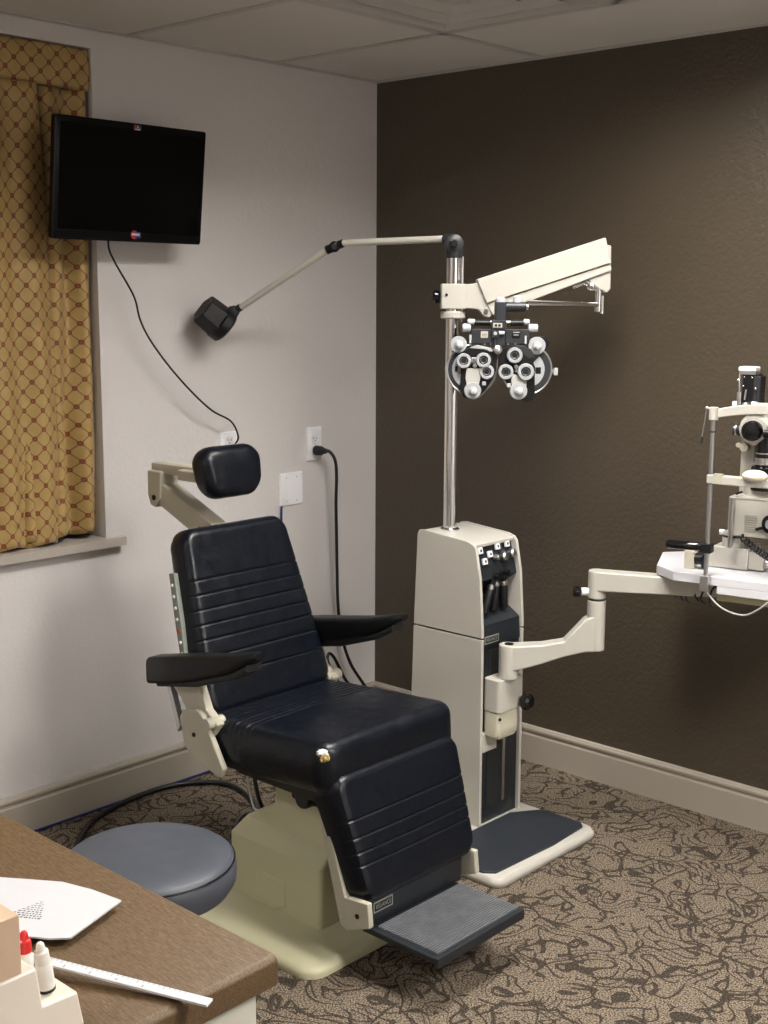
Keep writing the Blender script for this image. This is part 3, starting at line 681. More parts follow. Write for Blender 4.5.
# overhead lamp: long jointed arm reaching left over the chair
lamp = thing('exam_lamp', (PX, PY, 1.778), 'black exam lamp on a long cream jointed arm from the pole top', 'lamp')
A0, A1 = Vector((.818, -.583, 1.827)), Vector((.514, -.705, 1.818))
B0, B1 = Vector((.463, -.726, 1.797)), Vector((.182, -.839, 1.619))
s = MB(F).spin((0, 0, 1.770), (0, 0, 1), [(0, .024), (.012, .027), (.03, .027), (.04, .022)], 28)
s.m = ID; ax = Vector((-.67585, .73704, 0))
s.spin(Vector((PX, PY, 1.812))-ax*.030, ax, [(0, .022), (.004, .028), (.052, .028), (.058, .022)], 28)
s.cyl((PX, PY, 1.822), A0, .020, .014)
j = obj('pole_joint', s, CHAR, lamp)
obj('tension_knob', MB().spin(Vector((PX, PY, 1.812))-ax*.046+RX*(-.002), ax, [(0, .010), (.004, .012), (.017, .012)], 6), BLACK, j)
obj('inner_arm', MB().cyl(A0, A1, .0108, n=20), CREAM, lamp)
d_ = (A1-A0).normalized()
s = MB().cyl(A1, Vector((.489, -.715, 1.808)), .013).cyl(B0, Vector((.489, -.715, 1.808)), .014); cc = Vector((.487, -.716, 1.807))
s.spin(cc-ax*.016, ax, [(0, .012), (.003, .017), (.029, .017), (.032, .012)], 20)
eb = obj('elbow_joint', s, BLACK, lamp)
obj('tension_knob', MB().spin(cc-ax*.028, ax, [(0, .008), (.012, .010)], 8), BLACKM, eb)
obj('outer_arm', MB().cyl(B0, B1, .0112, .0105, n=20), CREAM, lamp)
hj = Vector((.156, -.850, 1.604))
obj('head_joint', MB().cyl(B1, hj, .012).spin(hj-ax*.016, ax, [(0, .013), (.004, .020), (.028, .020), (.032, .013)], 8), BLACKM, lamp)
# lamp head: hexagonal body at the upper left, rounded rim at the lower right
hd0, hd1 = Vector((.094, -.928, 1.615)), Vector((.126, -.850, 1.548)); ax2 = (hd1-hd0).normalized()
u_ = Vector((0, 0, 1)); u_ = (u_-ax2*u_.dot(ax2)).normalized(); w_2 = ax2.cross(u_)
def hexr(c, r, n, ph=0): return [c + (u_*cos(ph+2*pi*i/n) + w_2*sin(ph+2*pi*i/n))*r for i in range(n)]
s = MB().loft([hexr(hd0, .048, 6), hexr(hd0+ax2*.005, .053, 6), hexr(hd0+ax2*.070, .057, 6)])
hb = obj('lamp_head', s, BLACK, lamp, bevel=.003)
obj('lamp_rim', MB().spin(hd0+ax2*.066, ax2, [(0, .052), (.004, .058), (.032, .058), (.038, .052), (.032, .044)], 32), BLACK, lamp)
obj('lamp_lens', MB().spin(hd0+ax2*.096, ax2, [(0, .041), (.002, .041)], 32), LENS, hb)
s = MB()
for k in range(9):
    o_ = (k-4)*.0075; L_ = .030*sqrt(max(.1, 1-(o_/.042)**2))
    c0 = hd0 - ax2*.001 + u_*o_
    s.loft([[c0+w_2*e_ + u_*q + ax2*g for q, g in ((-.0012, -.0012), (.0012, -.0012), (.0012, .002), (-.0012, .002))] for e_ in (-L_, L_)])
obj('vent_slots', s, GAP, hb, smooth=False)

# phoropter arm (part of the stand)
s = MB(F)
s.loft([[(a, b, z) for a, b in rrect(.0385, .036, .006, 3)] for z in (1.618, 1.693)])
clamp = obj('arm_clamp', s, CREAM, inst, bevel=.003)
obj('clamp_ring', MB(F).spin((0, 0, 1.588), (0, 0, 1), [(0, .034), (.004, .038), (.020, .038), (.024, .034)], 32), CREAM, clamp)
obj('clamp_screw', MB(F).cyl((-.022, -.0365, 1.660), (-.022, -.039, 1.660), .0045, n=12), BLACK, clamp)
obj('clamp_knob', MB(F).spin((-.038, .006, 1.655), (-1, 0, 0), [(0, .012), (.004, .019), (.018, .021), (.024, .016)], 10), BLACKG, clamp)
arm_o = [(.036, 1.692), (.060, 1.694), (.078, 1.700), (.125, 1.612), (.108, 1.592), (.092, 1.596), (.075, 1.616), (.036, 1.620)]
obj('arm_root', MB(F).prism(arm_o, lambda a, z, d: (a, d, z), -.030, .030), CREAM, clamp, bevel=.004)
obj('arm_screw', MB(F).cyl((.098, -.031, 1.612), (.098, -.0335, 1.612), .007, n=14), STEEL, clamp)
up = [(.068, 1.706), (.452, 1.832), (.470, 1.758), (.099, 1.636)]
lo_ = [(.099, 1.634), (.470, 1.756), (.474, 1.735), (.118, 1.600)]
beam = obj('phoropter_arm', MB(F).prism(up, lambda a, z, d: (a, d, z), -.040, .036), CREAM, inst, bevel=.004)
obj('lower_beam', MB(F).prism(lo_, lambda a, z, d: (a, d, z), -.034, .032), CREAM, beam, bevel=.003)
obj('beam_trim', MB(F).prism([(.099, 1.6405), (.4695, 1.7625), (.470, 1.7590), (.100, 1.6370)], lambda a, z, d: (a, d, z), -.0412, -.035), BONE, beam, smooth=False)
obj('end_bracket', MB(F).prism([(.440, 1.815), (.472, 1.808), (.474, 1.680), (.462, 1.668), (.415, 1.695), (.40, 1.72)], lambda a, z, d: (a, d, z), -.026, .026), CREAM, beam, bevel=.004)
obj('end_swivel', MB(F).cyl((.425, -.01, 1.69), (.398, -.01, 1.702), .014).cyl((.40, -.01, 1.70), (.36, -.01, 1.685), .009).ball((.418, -.012, 1.688), .016), CHROME, beam)
obj('hanger_rod', MB(F).cyl((.440, -.012, 1.612), (.440, -.012, 1.690), .011).cyl((.452, -.012, 1.606), (.452, -.012, 1.66), .006), CHROME, beam)
obj('carrier_rod', MB(F).tube([(.440, -.014, 1.632), (.210, -.118, 1.637)], .0085, n=16, smooth=False), CHROME, beam)

PLATEG = mat('pale_grey_plate', (.40, .40, .37), .3)
# ------------------------------------------------------------------ phoropter: measured in a local plane facing the operator
ph = thing('phoropter', tuple(F @ Vector((.135, -.12, 1.33))), 'black phoropter with white lens dials hanging from the cream arm in front of the pole', 'phoropter')
Q = .000507
def pq(cx, cy): return ((cx-355)*Q+.135, (414-cy)*Q+1.470)
YF = -.120                                             # mid plane of the instrument
def dsk(cx, cy, r, y0, y1, m, name, parent, n=36, edge=.0015, lab=None):
    x, z = pq(cx, cy); R_ = r*Q
    o = obj(name, MB(F).spin((x, YF+y0, z), (0, -1, 0), [(0, R_), (y0-y1-edge, R_), (y0-y1, R_-edge)], n), m, parent)
    if lab: o['label'] = lab
    return o
def slabp(pts, y0, y1, m, name, parent, bev=.0012):
    P_ = [pq(*p) for p in pts]
    return obj(name, MB(F).prism(P_, lambda a, z, d: (a, YF+d, z), y0, y1), m, parent, bevel=bev)
def rect(x0, y0, x1, y1): return [(x0, y0), (x1, y0), (x1, y1), (x0, y1)]
# hanger bracket
s = MB(F); a, z0 = pq(352, 210); _, z1 = pq(352, 78)
s.loft([[(a+p, YF+q, z) for p, q in rrect(.017, .016, .006, 4)] for z in (z0, z1)])
x2, zc = pq(502, 106)
s.cyl((a, YF, zc), (x2, YF, zc), .0145)
hb_ = obj('hanger_bracket', s, CHAR, ph, bevel=.002)
obj('bracket_cap', MB(F).cyl((x2-.002, YF, zc), (x2+.006, YF, zc), .009), STEEL, hb_)
for cx, cy, r in ((352, 62, 30), (450, 55, 26)):
    x, z = pq(cx, cy)
    obj('lock_knob', MB(F).spin((x, YF+.004, z-.016), (0, 0, 1), [(0, r*Q*.8), (.003, r*Q), (.018, r*Q), (.022, r*Q*.7)], 20), KNOBW, hb_)
# cross bar with black grips and white ends
for x0, x1 in ((200, 292), (410, 488)):
    a, z = pq(x0, 199); b, _ = pq(x1, 199)
    obj('cross_grip', MB(F).cyl((a, YF-.006, z), (b, YF-.006, z), 17*Q), BLACK, ph)
for x0, x1 in ((160, 202), (486, 520)):
    a, z = pq(x0, 193); b, _ = pq(x1, 193)
    obj('grip_cap', MB(F).spin((a, YF-.006, z), (1, 0, 0), [(0, 12*Q), (.003, 17*Q), (b-a, 16*Q)], 20), KNOBW, ph)
a, z = pq(285, 195); b, _ = pq(412, 195)
obj('cross_bar', MB(F).cyl((a, YF-.006, z), (b, YF-.006, z), .0045), STEEL, ph)
slabp(rect(300, 182, 386, 236), .012, -.018, CHAR, 'bridge_block', ph)
lv = slabp(rect(308, 200, 362, 226), -.017, -.020, BONE, 'level_window', ph); lv['label'] = 'small cream bubble level'
slabp(rect(318, 206, 332, 220), -.019, -.0205, BLACK, 'level_mark', lv, 0)
slabp(rect(338, 206, 352, 220), -.019, -.0205, BLACK, 'level_mark', lv, 0)
for cx, cy, r, w_ in ((158, 228, 25, .014), (546, 228, 24, .016)):
    x, z = pq(cx, cy)
    obj('side_knob', MB(F).spin((x-w_, YF-.004, z), (1, 0, 0), [(0, r*Q*.7), (.003, r*Q), (2*w_-.006, r*Q), (2*w_-.003, r*Q*.8)], 20), KNOBW, ph)
slabp(rect(186, 236, 318, 318), .016, -.014, CHAR, 'upper_housing', ph)
slabp(rect(384, 236, 522, 318), .016, -.014, CHAR, 'upper_housing', ph)
slabp(rect(316, 230, 386, 330), .014, -.008, CHAR, 'bridge_plate', ph)
l1_ = slabp(rect(238, 248, 280, 286), -.0135, -.0155, BONE, 'scale_label', ph); slabp(rect(244, 262, 274, 266), -.015, -.0160, INK, 'scale_lines', l1_, 0); slabp(rect(244, 272, 274, 276), -.015, -.0160, INK, 'scale_lines', l1_, 0)
l2_ = slabp(rect(420, 244, 470, 286), -.0135, -.0155, BLACK, 'scale_window', ph); slabp(rect(426, 250, 464, 256), -.015, -.0160, GREYP, 'scale_lines', l2_, 0); slabp(rect(430, 266, 460, 270), -.015, -.016, GREYP, 'scale_lines', l2_, 0)
slabp(rect(172, 268, 184, 318), -.006, -.016, KNOBW, 'edge_tab', ph); slabp(rect(494, 272, 506, 320), -.006, -.016, KNOBW, 'edge_tab', ph)
sk = slabp(rect(300, 240, 342, 284), -.008, -.024, CHAR, 'vertex_knob', ph)
dsk(321, 260, 11, -.023, -.026, GREYP, 'vertex_window', sk, 20)
x, z = pq(360, 257); obj('adjust_pin', MB(F).cyl((x-.008, YF-.014, z), (x+.008, YF-.014, z), .0055), KNOBW, ph)
x, z = pq(320, 284); _, zb = pq(320, 345); obj('adjust_stem', MB(F).cyl((x, YF-.016, z), (x, YF-.016, zb), .004), CHAR, ph)
x, z = pq(330, 358); obj('centre_knob', MB(F).spin((x, YF+.002, z), (.15, -1, .1), [(0, .012), (.022, .014), (.028, .013), (.031, .009)], 24), STEEL, ph)
# lens batteries
Lb = dsk(191, 472, 146, .030, .000, CHAR, 'lens_battery', ph, 64, lab='left lens disc housing')
Rb = dsk(515, 470, 148, .030, .000, CHAR, 'lens_battery', ph, 64, lab='right lens disc housing')
for cx, cy, pr in ((191, 472, Lb), (515, 470, Rb)):
    x, z = pq(cx, cy); obj('silver_rim', MB(F).ring((x, YF+.002, z), (0, 1, 0), 144*Q, .0032, 64, 8), STEEL, pr)
# pale sector plates at the outer sides
def sector(cx, cy, r0, r1, a0, a1, y0, y1, m, name, parent):
    n = 16; P_ = [(cx+r1*cos(radians(a0+(a1-a0)*i/n)), cy-r1*sin(radians(a0+(a1-a0)*i/n))) for i in range(n+1)]
    P_ += [(cx+r0*cos(radians(a1-(a1-a0)*i/n)), cy-r0*sin(radians(a1-(a1-a0)*i/n))) for i in range(n+1)]
    return slabp(P_, y0, y1, m, name, parent, .0006)
sl = sector(191, 472, 60, 116, 140, 232, .001, -.003, DIAL, 'power_scale', Lb); slabp(rect(92, 452, 108, 484), -.002, -.0036, BLACK, 'scale_window', Lb, 0)
sr = sector(515, 470, 50, 104, -62, 48, .001, -.003, DIAL, 'power_scale', Rb); slabp(rect(566, 456, 596, 494), -.002, -.0036, BLACK, 'scale_window', Rb, 0)
# leaf shaped front covers
lc = slabp([(126, 470), (126, 600), (140, 632), (190, 648), (232, 632), (272, 590), (310, 530), (334, 470), (338, 410), (322, 350), (280, 326), (190, 330), (150, 360)], .000, -.014, BLACK, 'front_cover', ph)
rc_ = slabp([(558, 470), (562, 600), (552, 645), (515, 660), (470, 640), (420, 590), (385, 530), (352, 465), (345, 410), (372, 350), (410, 326), (500, 330), (540, 360)], .000, -.014, BLACK, 'front_cover', ph)
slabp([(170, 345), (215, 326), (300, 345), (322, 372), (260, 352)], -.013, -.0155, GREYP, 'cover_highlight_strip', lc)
slabp([(395, 345), (480, 328), (535, 350), (560, 392), (520, 405), (470, 360)], -.013, -.0155, CHAR, 'cover_shoulder', rc_)
# silver edge following the leaf
for pts_, pr in (([(338, 410), (334, 470), (310, 532), (272, 592), (232, 634)], lc),):
    P_ = [(pq(*p)[0], YF-.010, pq(*p)[1]) for p in pts_]; obj('silver_edge', MB(F).tube(P_, .0022), STEEL, pr)
lp = slabp([(158, 462), (236, 462), (240, 520), (230, 560), (160, 560), (152, 520)], -.013, -.020, PLATEG, 'cylinder_plate', ph)
rp_ = slabp([(428, 492), (508, 520), (512, 560), (500, 580), (428, 572), (420, 530)], -.013, -.020, PLATEG, 'cylinder_plate', ph)
slabp([(186, 398), (214, 398), (214, 430), (186, 430)], -.014, -.021, GREYP, 'ring_link', lp)
dsk(200, 412, 11, -.020, -.026, STEEL, 'link_screw', lp, 16); dsk(206, 446, 13, -.019, -.026, STEEL, 'link_screw', lp, 16)
dsk(448, 452, 12, -.014, -.026, STEEL, 'link_screw', rp_, 16); dsk(448, 476, 9, -.014, -.024, STEEL, 'link_screw', rp_, 16)
def lens_ring(cx, cy, r, dy, k):
    x, z = pq(cx, cy); R_ = r*Q; y = YF+dy
    o = obj('lens_ring', MB(F).spin((x, y, z), (0, -1, 0), [(0, R_), (.009, R_), (.012, R_-.002), (.012, R_*.62), (.006, R_*.56), (0, R_*.56)], 36), DIAL, ph)
    obj('lens', MB(F).spin((x, y-.004, z), (0, -1, 0), [(0, R_*.57), (.002, R_*.57)], 28), LENS, o)
    obj('lens_highlight_ring', MB(F).ring((x, y-.006, z), (0, 1, 0), R_*.40, .0012, 24, 6), STEEL, o)  # small grey ring added as the lighter highlight inside the lens
    return o
for a_ in ((140, 418, 44, -.018), (255, 414, 44, -.018), (276, 482, 44, -.012), (437, 385, 46, -.016), (388, 482, 45, -.012), (503, 480, 49, -.020)): lens_ring(*a_, 0)
for a_ in ((140, 418, 40), (255, 414, 40), (503, 480, 44)): dsk(*a_, -.012, -.019, CHAR, 'ring_mount', ph, 24)
def dial(cx, cy, r, ri, y0):
    o = dsk(cx, cy, r, y0, y0-.012, DIAL, 'power_dial', ph, 40)
    dsk(cx, cy, ri*1.15, y0-.011, y0-.018, GREYP, 'dial_skirt', o, 30)
    x, z = pq(cx+4, cy+2); obj('dial_knob', MB(F).spin((x, YF+y0-.017, z), (0, -1, 0), [(0, ri*Q), (.010, ri*Q*.85), (.013, ri*Q*.5)], 18), KNOBW, o)
dial(110, 325, 49, 22, .000); dial(568, 330, 51, 22, .000); dial(195, 592, 50, 22, -.014); dial(464, 592, 51, 22, -.014)
dsk(596, 322, 46, .022, .001, BLACK, 'dial_backing', ph, 30); dsk(128, 322, 40, .022, .001, BLACK, 'dial_backing', ph, 30)
for cx, cy in ((262, 550), (408, 560)): slabp(rect(cx-11, cy-11, cx+11, cy+11), -.013, -.018, KNOBW, 'square_tab', ph)
slabp(rect(655, 470, 672, 492), .010, .002, STEEL, 'tab_stem', ph); slabp(rect(672, 460, 697, 502), .012, -.002, DIAL, 'side_tab', ph)
slabp(rect(34, 455, 48, 480), .010, .000, GREYP, 'side_tab', ph)
for cx, cy in ((262, 322), (298, 322), (398, 322), (440, 322)): dsk(cx, cy, 5, -.013, -.017, STEEL, 'cover_screw', ph, 10)

# ------------------------------------------------------------------ slit lamp arm (part of the stand)
K = Vector((1.100, -.584, 0)); J = Vector((1.300, -.418, 0))
s = MB(); s.loft([[(1.075+a, -.578+b, z) for a, b in rrect(.033, .058, .014, 4)] for z in (.405, .508)])
car = obj('arm_carriage', s, CREAM, inst, bevel=.003)
s = MB(); s.loft([[(1.072+a*k, -.580+b*k, z) for a, b in rrect(.030, .054, .014, 4)] for z, k in ((.318, .80), (.328, .97), (.350, 1), (.403, 1))])
obj('carriage_skirt', s, mat('ivory_enamel', (.58, .55, .43), .38), car)
obj('skirt_screw', MB().cyl((1.100, -.625, .385), (1.1045, -.625, .385), .005, n=12), GAP, car)
obj('track_shoe', MB().box((1.036, -.640, .268), (1.050, -.570, .33)), CREAM, car, bevel=.002)
obj('lock_stem', MB().cyl((1.100, -.530, .425), (1.115, -.526, .425), .009), STEEL, car)
obj('lock_knob', MB().spin((1.112, -.526, .425), (.90, .05, 0), [(0, .014), (.006, .026), (.026, .027), (.034, .018)], 9), BLACKG, car, bevel=.002)
u2 = (J-K).normalized(); v2 = Vector((-u2.y, u2.x, 0))
def rib(s0, w_, zt, zb): c = K+u2*s0; return [c+v2*w_+Vector((0, 0, zt)), c-v2*w_+Vector((0, 0, zt)), c-v2*w_+Vector((0, 0, zb)), c+v2*w_+Vector((0, 0, zb))]
Lk = (J-K).length
s = MB().loft([rib(-.002, .029, .613, .530), rib(.10, .027, .620, .560), rib(.165, .026, .632, .583), rib(Lk-.035, .026, .700, .598), rib(Lk, .027, .716, .600)])
la = obj('lower_arm', s, CREAM, inst, bevel=.006, seg=3)
obj('lower_pivot', MB().cyl(K+Vector((0, 0, .508)), K+Vector((0, 0, .614)), .0305, n=32), CREAM, la, bevel=.003)
obj('pivot_cap', MB().cyl(K+Vector((0, 0, .612)), K+Vector((0, 0, .6165)), .014), BLACK, la)
obj('upper_pivot', MB().cyl(J+Vector((0, 0, .602)), J+Vector((0, 0, .757)), .0275, n=32), CREAM, la, bevel=.003)
obj('pivot_band', MB().cyl(J+Vector((0, 0, .756)), J+Vector((0, 0, .763)), .0255, n=32), GAP, la)
s = MB().cyl(J+Vector((0, 0, .762)), J+Vector((0, 0, .8485)), .0275, n=32)
E_ = Vector((1.66, -.268, 0)); u3 = (E_-J).normalized(); v3 = Vector((-u3.y, u3.x, 0))
s.loft([[J+u3*d+v3*a+Vector((0, 0, z)) for a, z in ((.0275, .848), (-.0275, .848), (-.0275, zb), (.0275, zb))] for d, zb in ((-.004, .787), (.38, .800))])
ua = obj('upper_arm', s, CREAM, inst, bevel=.005)
obj('lock_stem', MB().spin(J+Vector((-.020, -.018, .782)), (-.74, -.67, 0), [(0, .012), (.020, .012)], 16), WHITEP, ua)
obj('lock_knob', MB().spin(J+Vector((-.036, -.032, .782)), (-.74, -.67, 0), [(0, .010), (.005, .016), (.018, .017), (.023, .012)], 8), BLACKG, ua, bevel=.001)
# table top on the arm
tbp = [(1.462, -.352), (1.535, -.412), (2.02, -.412), (2.02, -.150), (1.455, -.110), (1.405, -.160)]
tb = obj('instrument_table', MB().prism(tbp, lambda a, b, d: (a, b, d), .852, .880), mat('white_laminate', (.62, .62, .65), .35), inst, bevel=.003)
obj('table_apron', MB().box((1.665, -.4115, .830), (2.015, -.38, .853)), tb.data.materials[0], tb, bevel=.002)
obj('power_box', MB().box((1.65, -.365, .800), (1.82, -.24, .838)), CREAM2, tb, bevel=.004)
s = MB()
for k in range(6):
    x = 1.515+.022*k; s.tube([(x+.012, -.33, .835), (x, -.335, .82), (x-.006+.004*(k % 2), -.342, .80-.006*(k % 3)), (x+.006, -.335, .785-.006*(k % 3))], .0032, n=6)
obj('cable_bunch', s, CABLE, tb)
tag(obj('grey_cable', MB().tube([(1.640, -.398, .838), (1.653, -.395, .828), (1.688, -.4, .803), (1.726, -.4, .789), (1.771, -.4, .788), (1.806, -.4, .808), (1.836, -.395, .835), (1.85, -.38, .85)], .0028), GREYC),
    'thin grey cable drooping in a loop below the slit lamp table', 'cable')
# ------------------------------------------------------------------ slit lamp
sl_ = thing('slit_lamp', (1.70, -.28, .88), 'white slit lamp microscope with chin rest and black handle standing on the arm table', 'slit lamp')
for x in (1.656, 1.925):
    rd = obj('frame_rod', MB().cyl((x, -.428, .845), (x+.001, -.428, 1.345), .0065, n=20), STEEL, sl_)
    obj('rod_clamp', MB().box((x-.014, -.436, .838), (x+.010, -.412, .884)), STEEL, rd, bevel=.002)
    obj('rod_collar', MB().cyl((x, -.428, 1.288), (x, -.428, 1.292), .0078), GAP, rd)
n = 20; rings = []
for i in range(n+1):
    t = i/n; x = 1.650+.281*t; yb = -.428+.030*sin(pi*t); zt = 1.340+.020*sin(pi*t)**.7 if 0 < i < n else 1.340; hgt = .017+.002*sin(pi*t)
    if i in (0, n): hgt = .016
    rings.append([(x, yb-.009, zt+hgt-.010), (x, yb+.012, zt+hgt-.010), (x, yb+.012, zt-.018), (x, yb-.009, zt-.018)])
fb = obj('forehead_band', MB().loft(rings), CREAM, sl_, bevel=.003)
fb['label'] = 'white curved forehead band'
for x in (1.657, 1.925): obj('band_socket', MB().cyl((x, -.428, 1.322), (x, -.428, 1.358), .013, n=20), CREAM, fb, bevel=.002)
lv = obj('sight_lever', MB().cyl((1.636, -.428, 1.352), (1.626, -.428, 1.268), .0016).ball((1.637, -.428, 1.354), .0055, 8).cyl((1.637, -.428, 1.354), (1.652, -.428, 1.352), .0035), STEEL, sl_)
obj('lever_tip', MB().cyl((1.627, -.428, 1.275), (1.6245, -.428, 1.256), .0042), CHAR, lv)
cr_ = obj('chin_bar', MB().prism([(1.648, -.438), (1.70, -.444), (1.78, -.446), (1.86, -.443), (1.937, -.438), (1.937, -.416), (1.648, -.416)], lambda a, b, d: (a, b, d), 1.146, 1.171), CREAM, sl_, bevel=.003)
obj('chin_cup', MB().ball((1.784, -.440, 1.178), (.035, .026, .0165)), mat('ivory_chin_cup', (.86, .80, .62), .35), cr_)
obj('bar_spacer', MB().box((1.670, -.4445, 1.148), (1.694, -.43, 1.1755)), BONE, cr_, smooth=False)
h_ = obj('grip_handle', MB().spin((1.640, -.437, .966), (-1, 0, -.03), [(0, .009), (.006, .0125), (.094, .0125), (.100, .009)], 20), BLACKG, sl_, bevel=.001)
obj('grip_clamp', MB().box((1.640, -.445, .950), (1.672, -.415, .976)), BLACK, h_, bevel=.002)
# illumination tower
tw = obj('lamp_tower', MB().box((1.680, -.315, 1.365), (1.725, -.275, 1.446)), BLACK, sl_, bevel=.002)
obj('tower_side_plate', MB().box((1.712, -.318, 1.350), (1.732, -.270, 1.440)), BLACKM, tw, bevel=.002)
obj('tower_cap', MB().box((1.668, -.322, 1.452), (1.719, -.280, 1.466)), WHITEP, sl_, bevel=.004)
obj('cap_base', MB().box((1.670, -.319, 1.444), (1.717, -.282, 1.453)), STEEL, sl_, bevel=.001)
ml = obj('mirror_pillar', MB().cyl((1.674, -.318, 1.352), (1.674, -.318, 1.395), .0075).cyl((1.674, -.318, 1.39), (1.672, -.318, 1.445), .003), CHROME, tw)
for c_, r_ in (((1.671, -.322, 1.428), .005), ((1.684, -.318, 1.412), .003), ((1.720, -.321, 1.406), .0045), ((1.708, -.318, 1.436), .003), ((1.686, -.318, 1.436), .003)):
    obj('screw_head', MB().ball(c_, r_, 8), CHROME, tw)
obj('shutter_lever', MB().cyl((1.690, -.319, 1.374), (1.693, -.319, 1.402), .0028), CHROME, tw)
obj('filter_knob', MB().box((1.656, -.325, 1.353), (1.672, -.308, 1.368)), WHITEP, tw, bevel=.003)
obj('side_lever', MB().cyl((1.715, -.32, 1.362), (1.78, -.32, 1.362), .006).cyl((1.712, -.32, 1.362), (1.728, -.32, 1.362), .009), STEEL, tw)
obj('band_boss', MB().ball((1.697, -.325, 1.356), .012, 10), STEEL, tw)
# microscope head
hd_ = obj('microscope_head', MB().spin((1.722, -.255, 1.292), (0, -1, 0), [(0, .035), (.006, .044), (.060, .045), (.070, .036)], 32).box((1.705, -.315, 1.315), (1.79, -.26, 1.345)), CREAM, sl_, bevel=.002)
obj('magnification_dial', MB().spin((1.720, -.322, 1.289), (0, -1, 0), [(0, .029), (.020, .028), (.026, .023), (.028, .010)], 32), BLACKG, hd_)
obj('head_shade', MB().box((1.700, -.33, 1.338), (1.745, -.29, 1.346)), BLACK, hd_, bevel=.001)
obj('side_knob', MB().cyl((1.656, -.295, 1.286), (1.682, -.295, 1.286), .0165), BLACKM, hd_, bevel=.001)
obj('knob_band', MB().cyl((1.662, -.295, 1.286), (1.667, -.295, 1.286), .0172), STEEL, hd_)
obj('eyepiece_knob', MB().cyl((1.768, -.33, 1.298), (1.81, -.33, 1.298), .016).cyl((1.75, -.32, 1.282), (1.79, -.32, 1.282), .012), BLACK, hd_, bevel=.001)
tbv = obj('light_tube', MB().cyl((1.747, -.300, 1.165), (1.747, -.300, 1.285), .024, n=28).cyl((1.747, -.300, 1.12), (1.747, -.300, 1.188), .033, n=28), BLACKG, sl_, bevel=.002)
obj('tube_ring', MB().cyl((1.747, -.300, 1.194), (1.747, -.300, 1.213), .0275, n=28), STEEL, tbv)
obj('tube_ring', MB().cyl((1.747, -.300, 1.224), (1.747, -.300, 1.2275), .0248, n=28), CHROME, tbv)
obj('support_post', MB().box((1.676, -.285, 1.09), (1.716, -.245, 1.262)), CREAM, sl_, bevel=.003)
obj('post_pin', MB().cyl((1.672, -.30, 1.243), (1.672, -.27, 1.243), .007).cyl((1.69, -.305, 1.238), (1.69, -.28, 1.238), .012), BONE, sl_)
obj('rotation_drum', MB().cyl((1.726, -.285, 1.094), (1.726, -.285, 1.14), .034, n=28).box((1.68, -.32, 1.092), (1.80, -.245, 1.102)), CREAM, sl_, bevel=.002)
obj('drum_pin', MB().cyl((1.68, -.322, 1.106), (1.698, -.322, 1.114), .003), BLACK, sl_)
bd = obj('body_housing', MB().loft([[(x, y, z) for x, y in ((1.655, -.305), (1.672, -.318), (1.83, -.318), (1.83, -.225), (1.655, -.225))] for z in (.985, 1.096)]), CREAM, sl_, bevel=.004)
s = MB()
for k in range(8): s.box((1.708, -.3192, 1.000+.0065*k), (1.742, -.317, 1.0022+.0065*k))
obj('vent_slits', s, mat('shaded_vent', (.28, .27, .23), .5), bd, smooth=False)
obj('guide_rod', MB().cyl((1.672, -.325, .950), (1.672, -.325, 1.094), .0068, n=16), STEEL, sl_)
obj('focus_drum', MB().cyl((1.660, -.262, .942), (1.660, -.262, .987), .031, n=28), CREAM, sl_, bevel=.002)
obj('drum_band', MB().cyl((1.660, -.262, .972), (1.660, -.262, .978), .0318, n=28), CHAR, sl_)
obj('drum_knob', MB().cyl((1.622, -.275, .984), (1.636, -.272, .984), .008), WHITEP, sl_, bevel=.001)
bs = obj('sliding_base', MB().box((1.610, -.292, .882), (1.714, -.17, .944)), CREAM, sl_, bevel=.003)
obj('base_extension', MB().box((1.714, -.285, .884), (1.758, -.17, .936)), CREAM, bs, bevel=.003)
obj('cross_slide', MB().box((1.590, -.29, .881), (1.617, -.20, .930)), CREAM, bs, bevel=.003)
obj('slide_axle', MB().cyl((1.767, -.29, .912), (1.90, -.29, .912), .007), STEEL, bs)
obj('rail_block', MB().box((1.548, -.355, .881), (1.578, -.325, .934)), BONE, sl_, bevel=.002)
obj('rail_knob', MB().cyl((1.578, -.340, .910), (1.598, -.340, .910), .017).box((1.596, -.348, .884), (1.610, -.33, .925)), BLACK, sl_, bevel=.002)
obj('brake_knob', MB().spin((1.789, -.318, 1.030), (-.2, -1, 0), [(0, .026), (.016, .027), (.019, .018)], 28), BLACK, sl_)
obj('knob_face', MB().spin((1.7855, -.3365, 1.030), (-.2, -1, 0), [(0, .014), (.002, .014)], 28), GREYP, sl_)
obj('knob_stem', MB().cyl((1.742, -.322, 1.010), (1.775, -.322, 1.022), .004), BLACK, sl_)
pts_ = []
for i in range(150):
    t = i/149; cx_ = 1.712+.115*t; cz_ = .990-.062*t-.008*sin(pi*t); a = 2*pi*13*t
    pts_.append((cx_+.003*cos(a), -.352+.0085*cos(a), cz_+.0085*sin(a)))
obj('coiled_lead', MB().tube(pts_, .0026, n=6, smooth=False), CABLE, sl_)

# the table and the instrument on it are turned slightly on the arm
piv, TR = Vector((1.50, -.39, 0)), Matrix.Rotation(radians(9), 4, 'Z')
TURN = Matrix.Translation(piv) @ TR @ Matrix.Translation(-piv)
sl_.matrix_world = Matrix.Translation((-.010, -.004, 0)) @ TURN @ WM[sl_.name]
for c_ in sl_.children:
    if c_.name.split('.')[0] not in ('frame_rod', 'forehead_band', 'sight_lever', 'chin_bar', 'grip_handle'): c_.location = (.016, 0, 0)
tb.matrix_local = WM[inst.name].inverted() @ Matrix.Translation((.008, 0, 0)) @ TURN @ WM[inst.name]
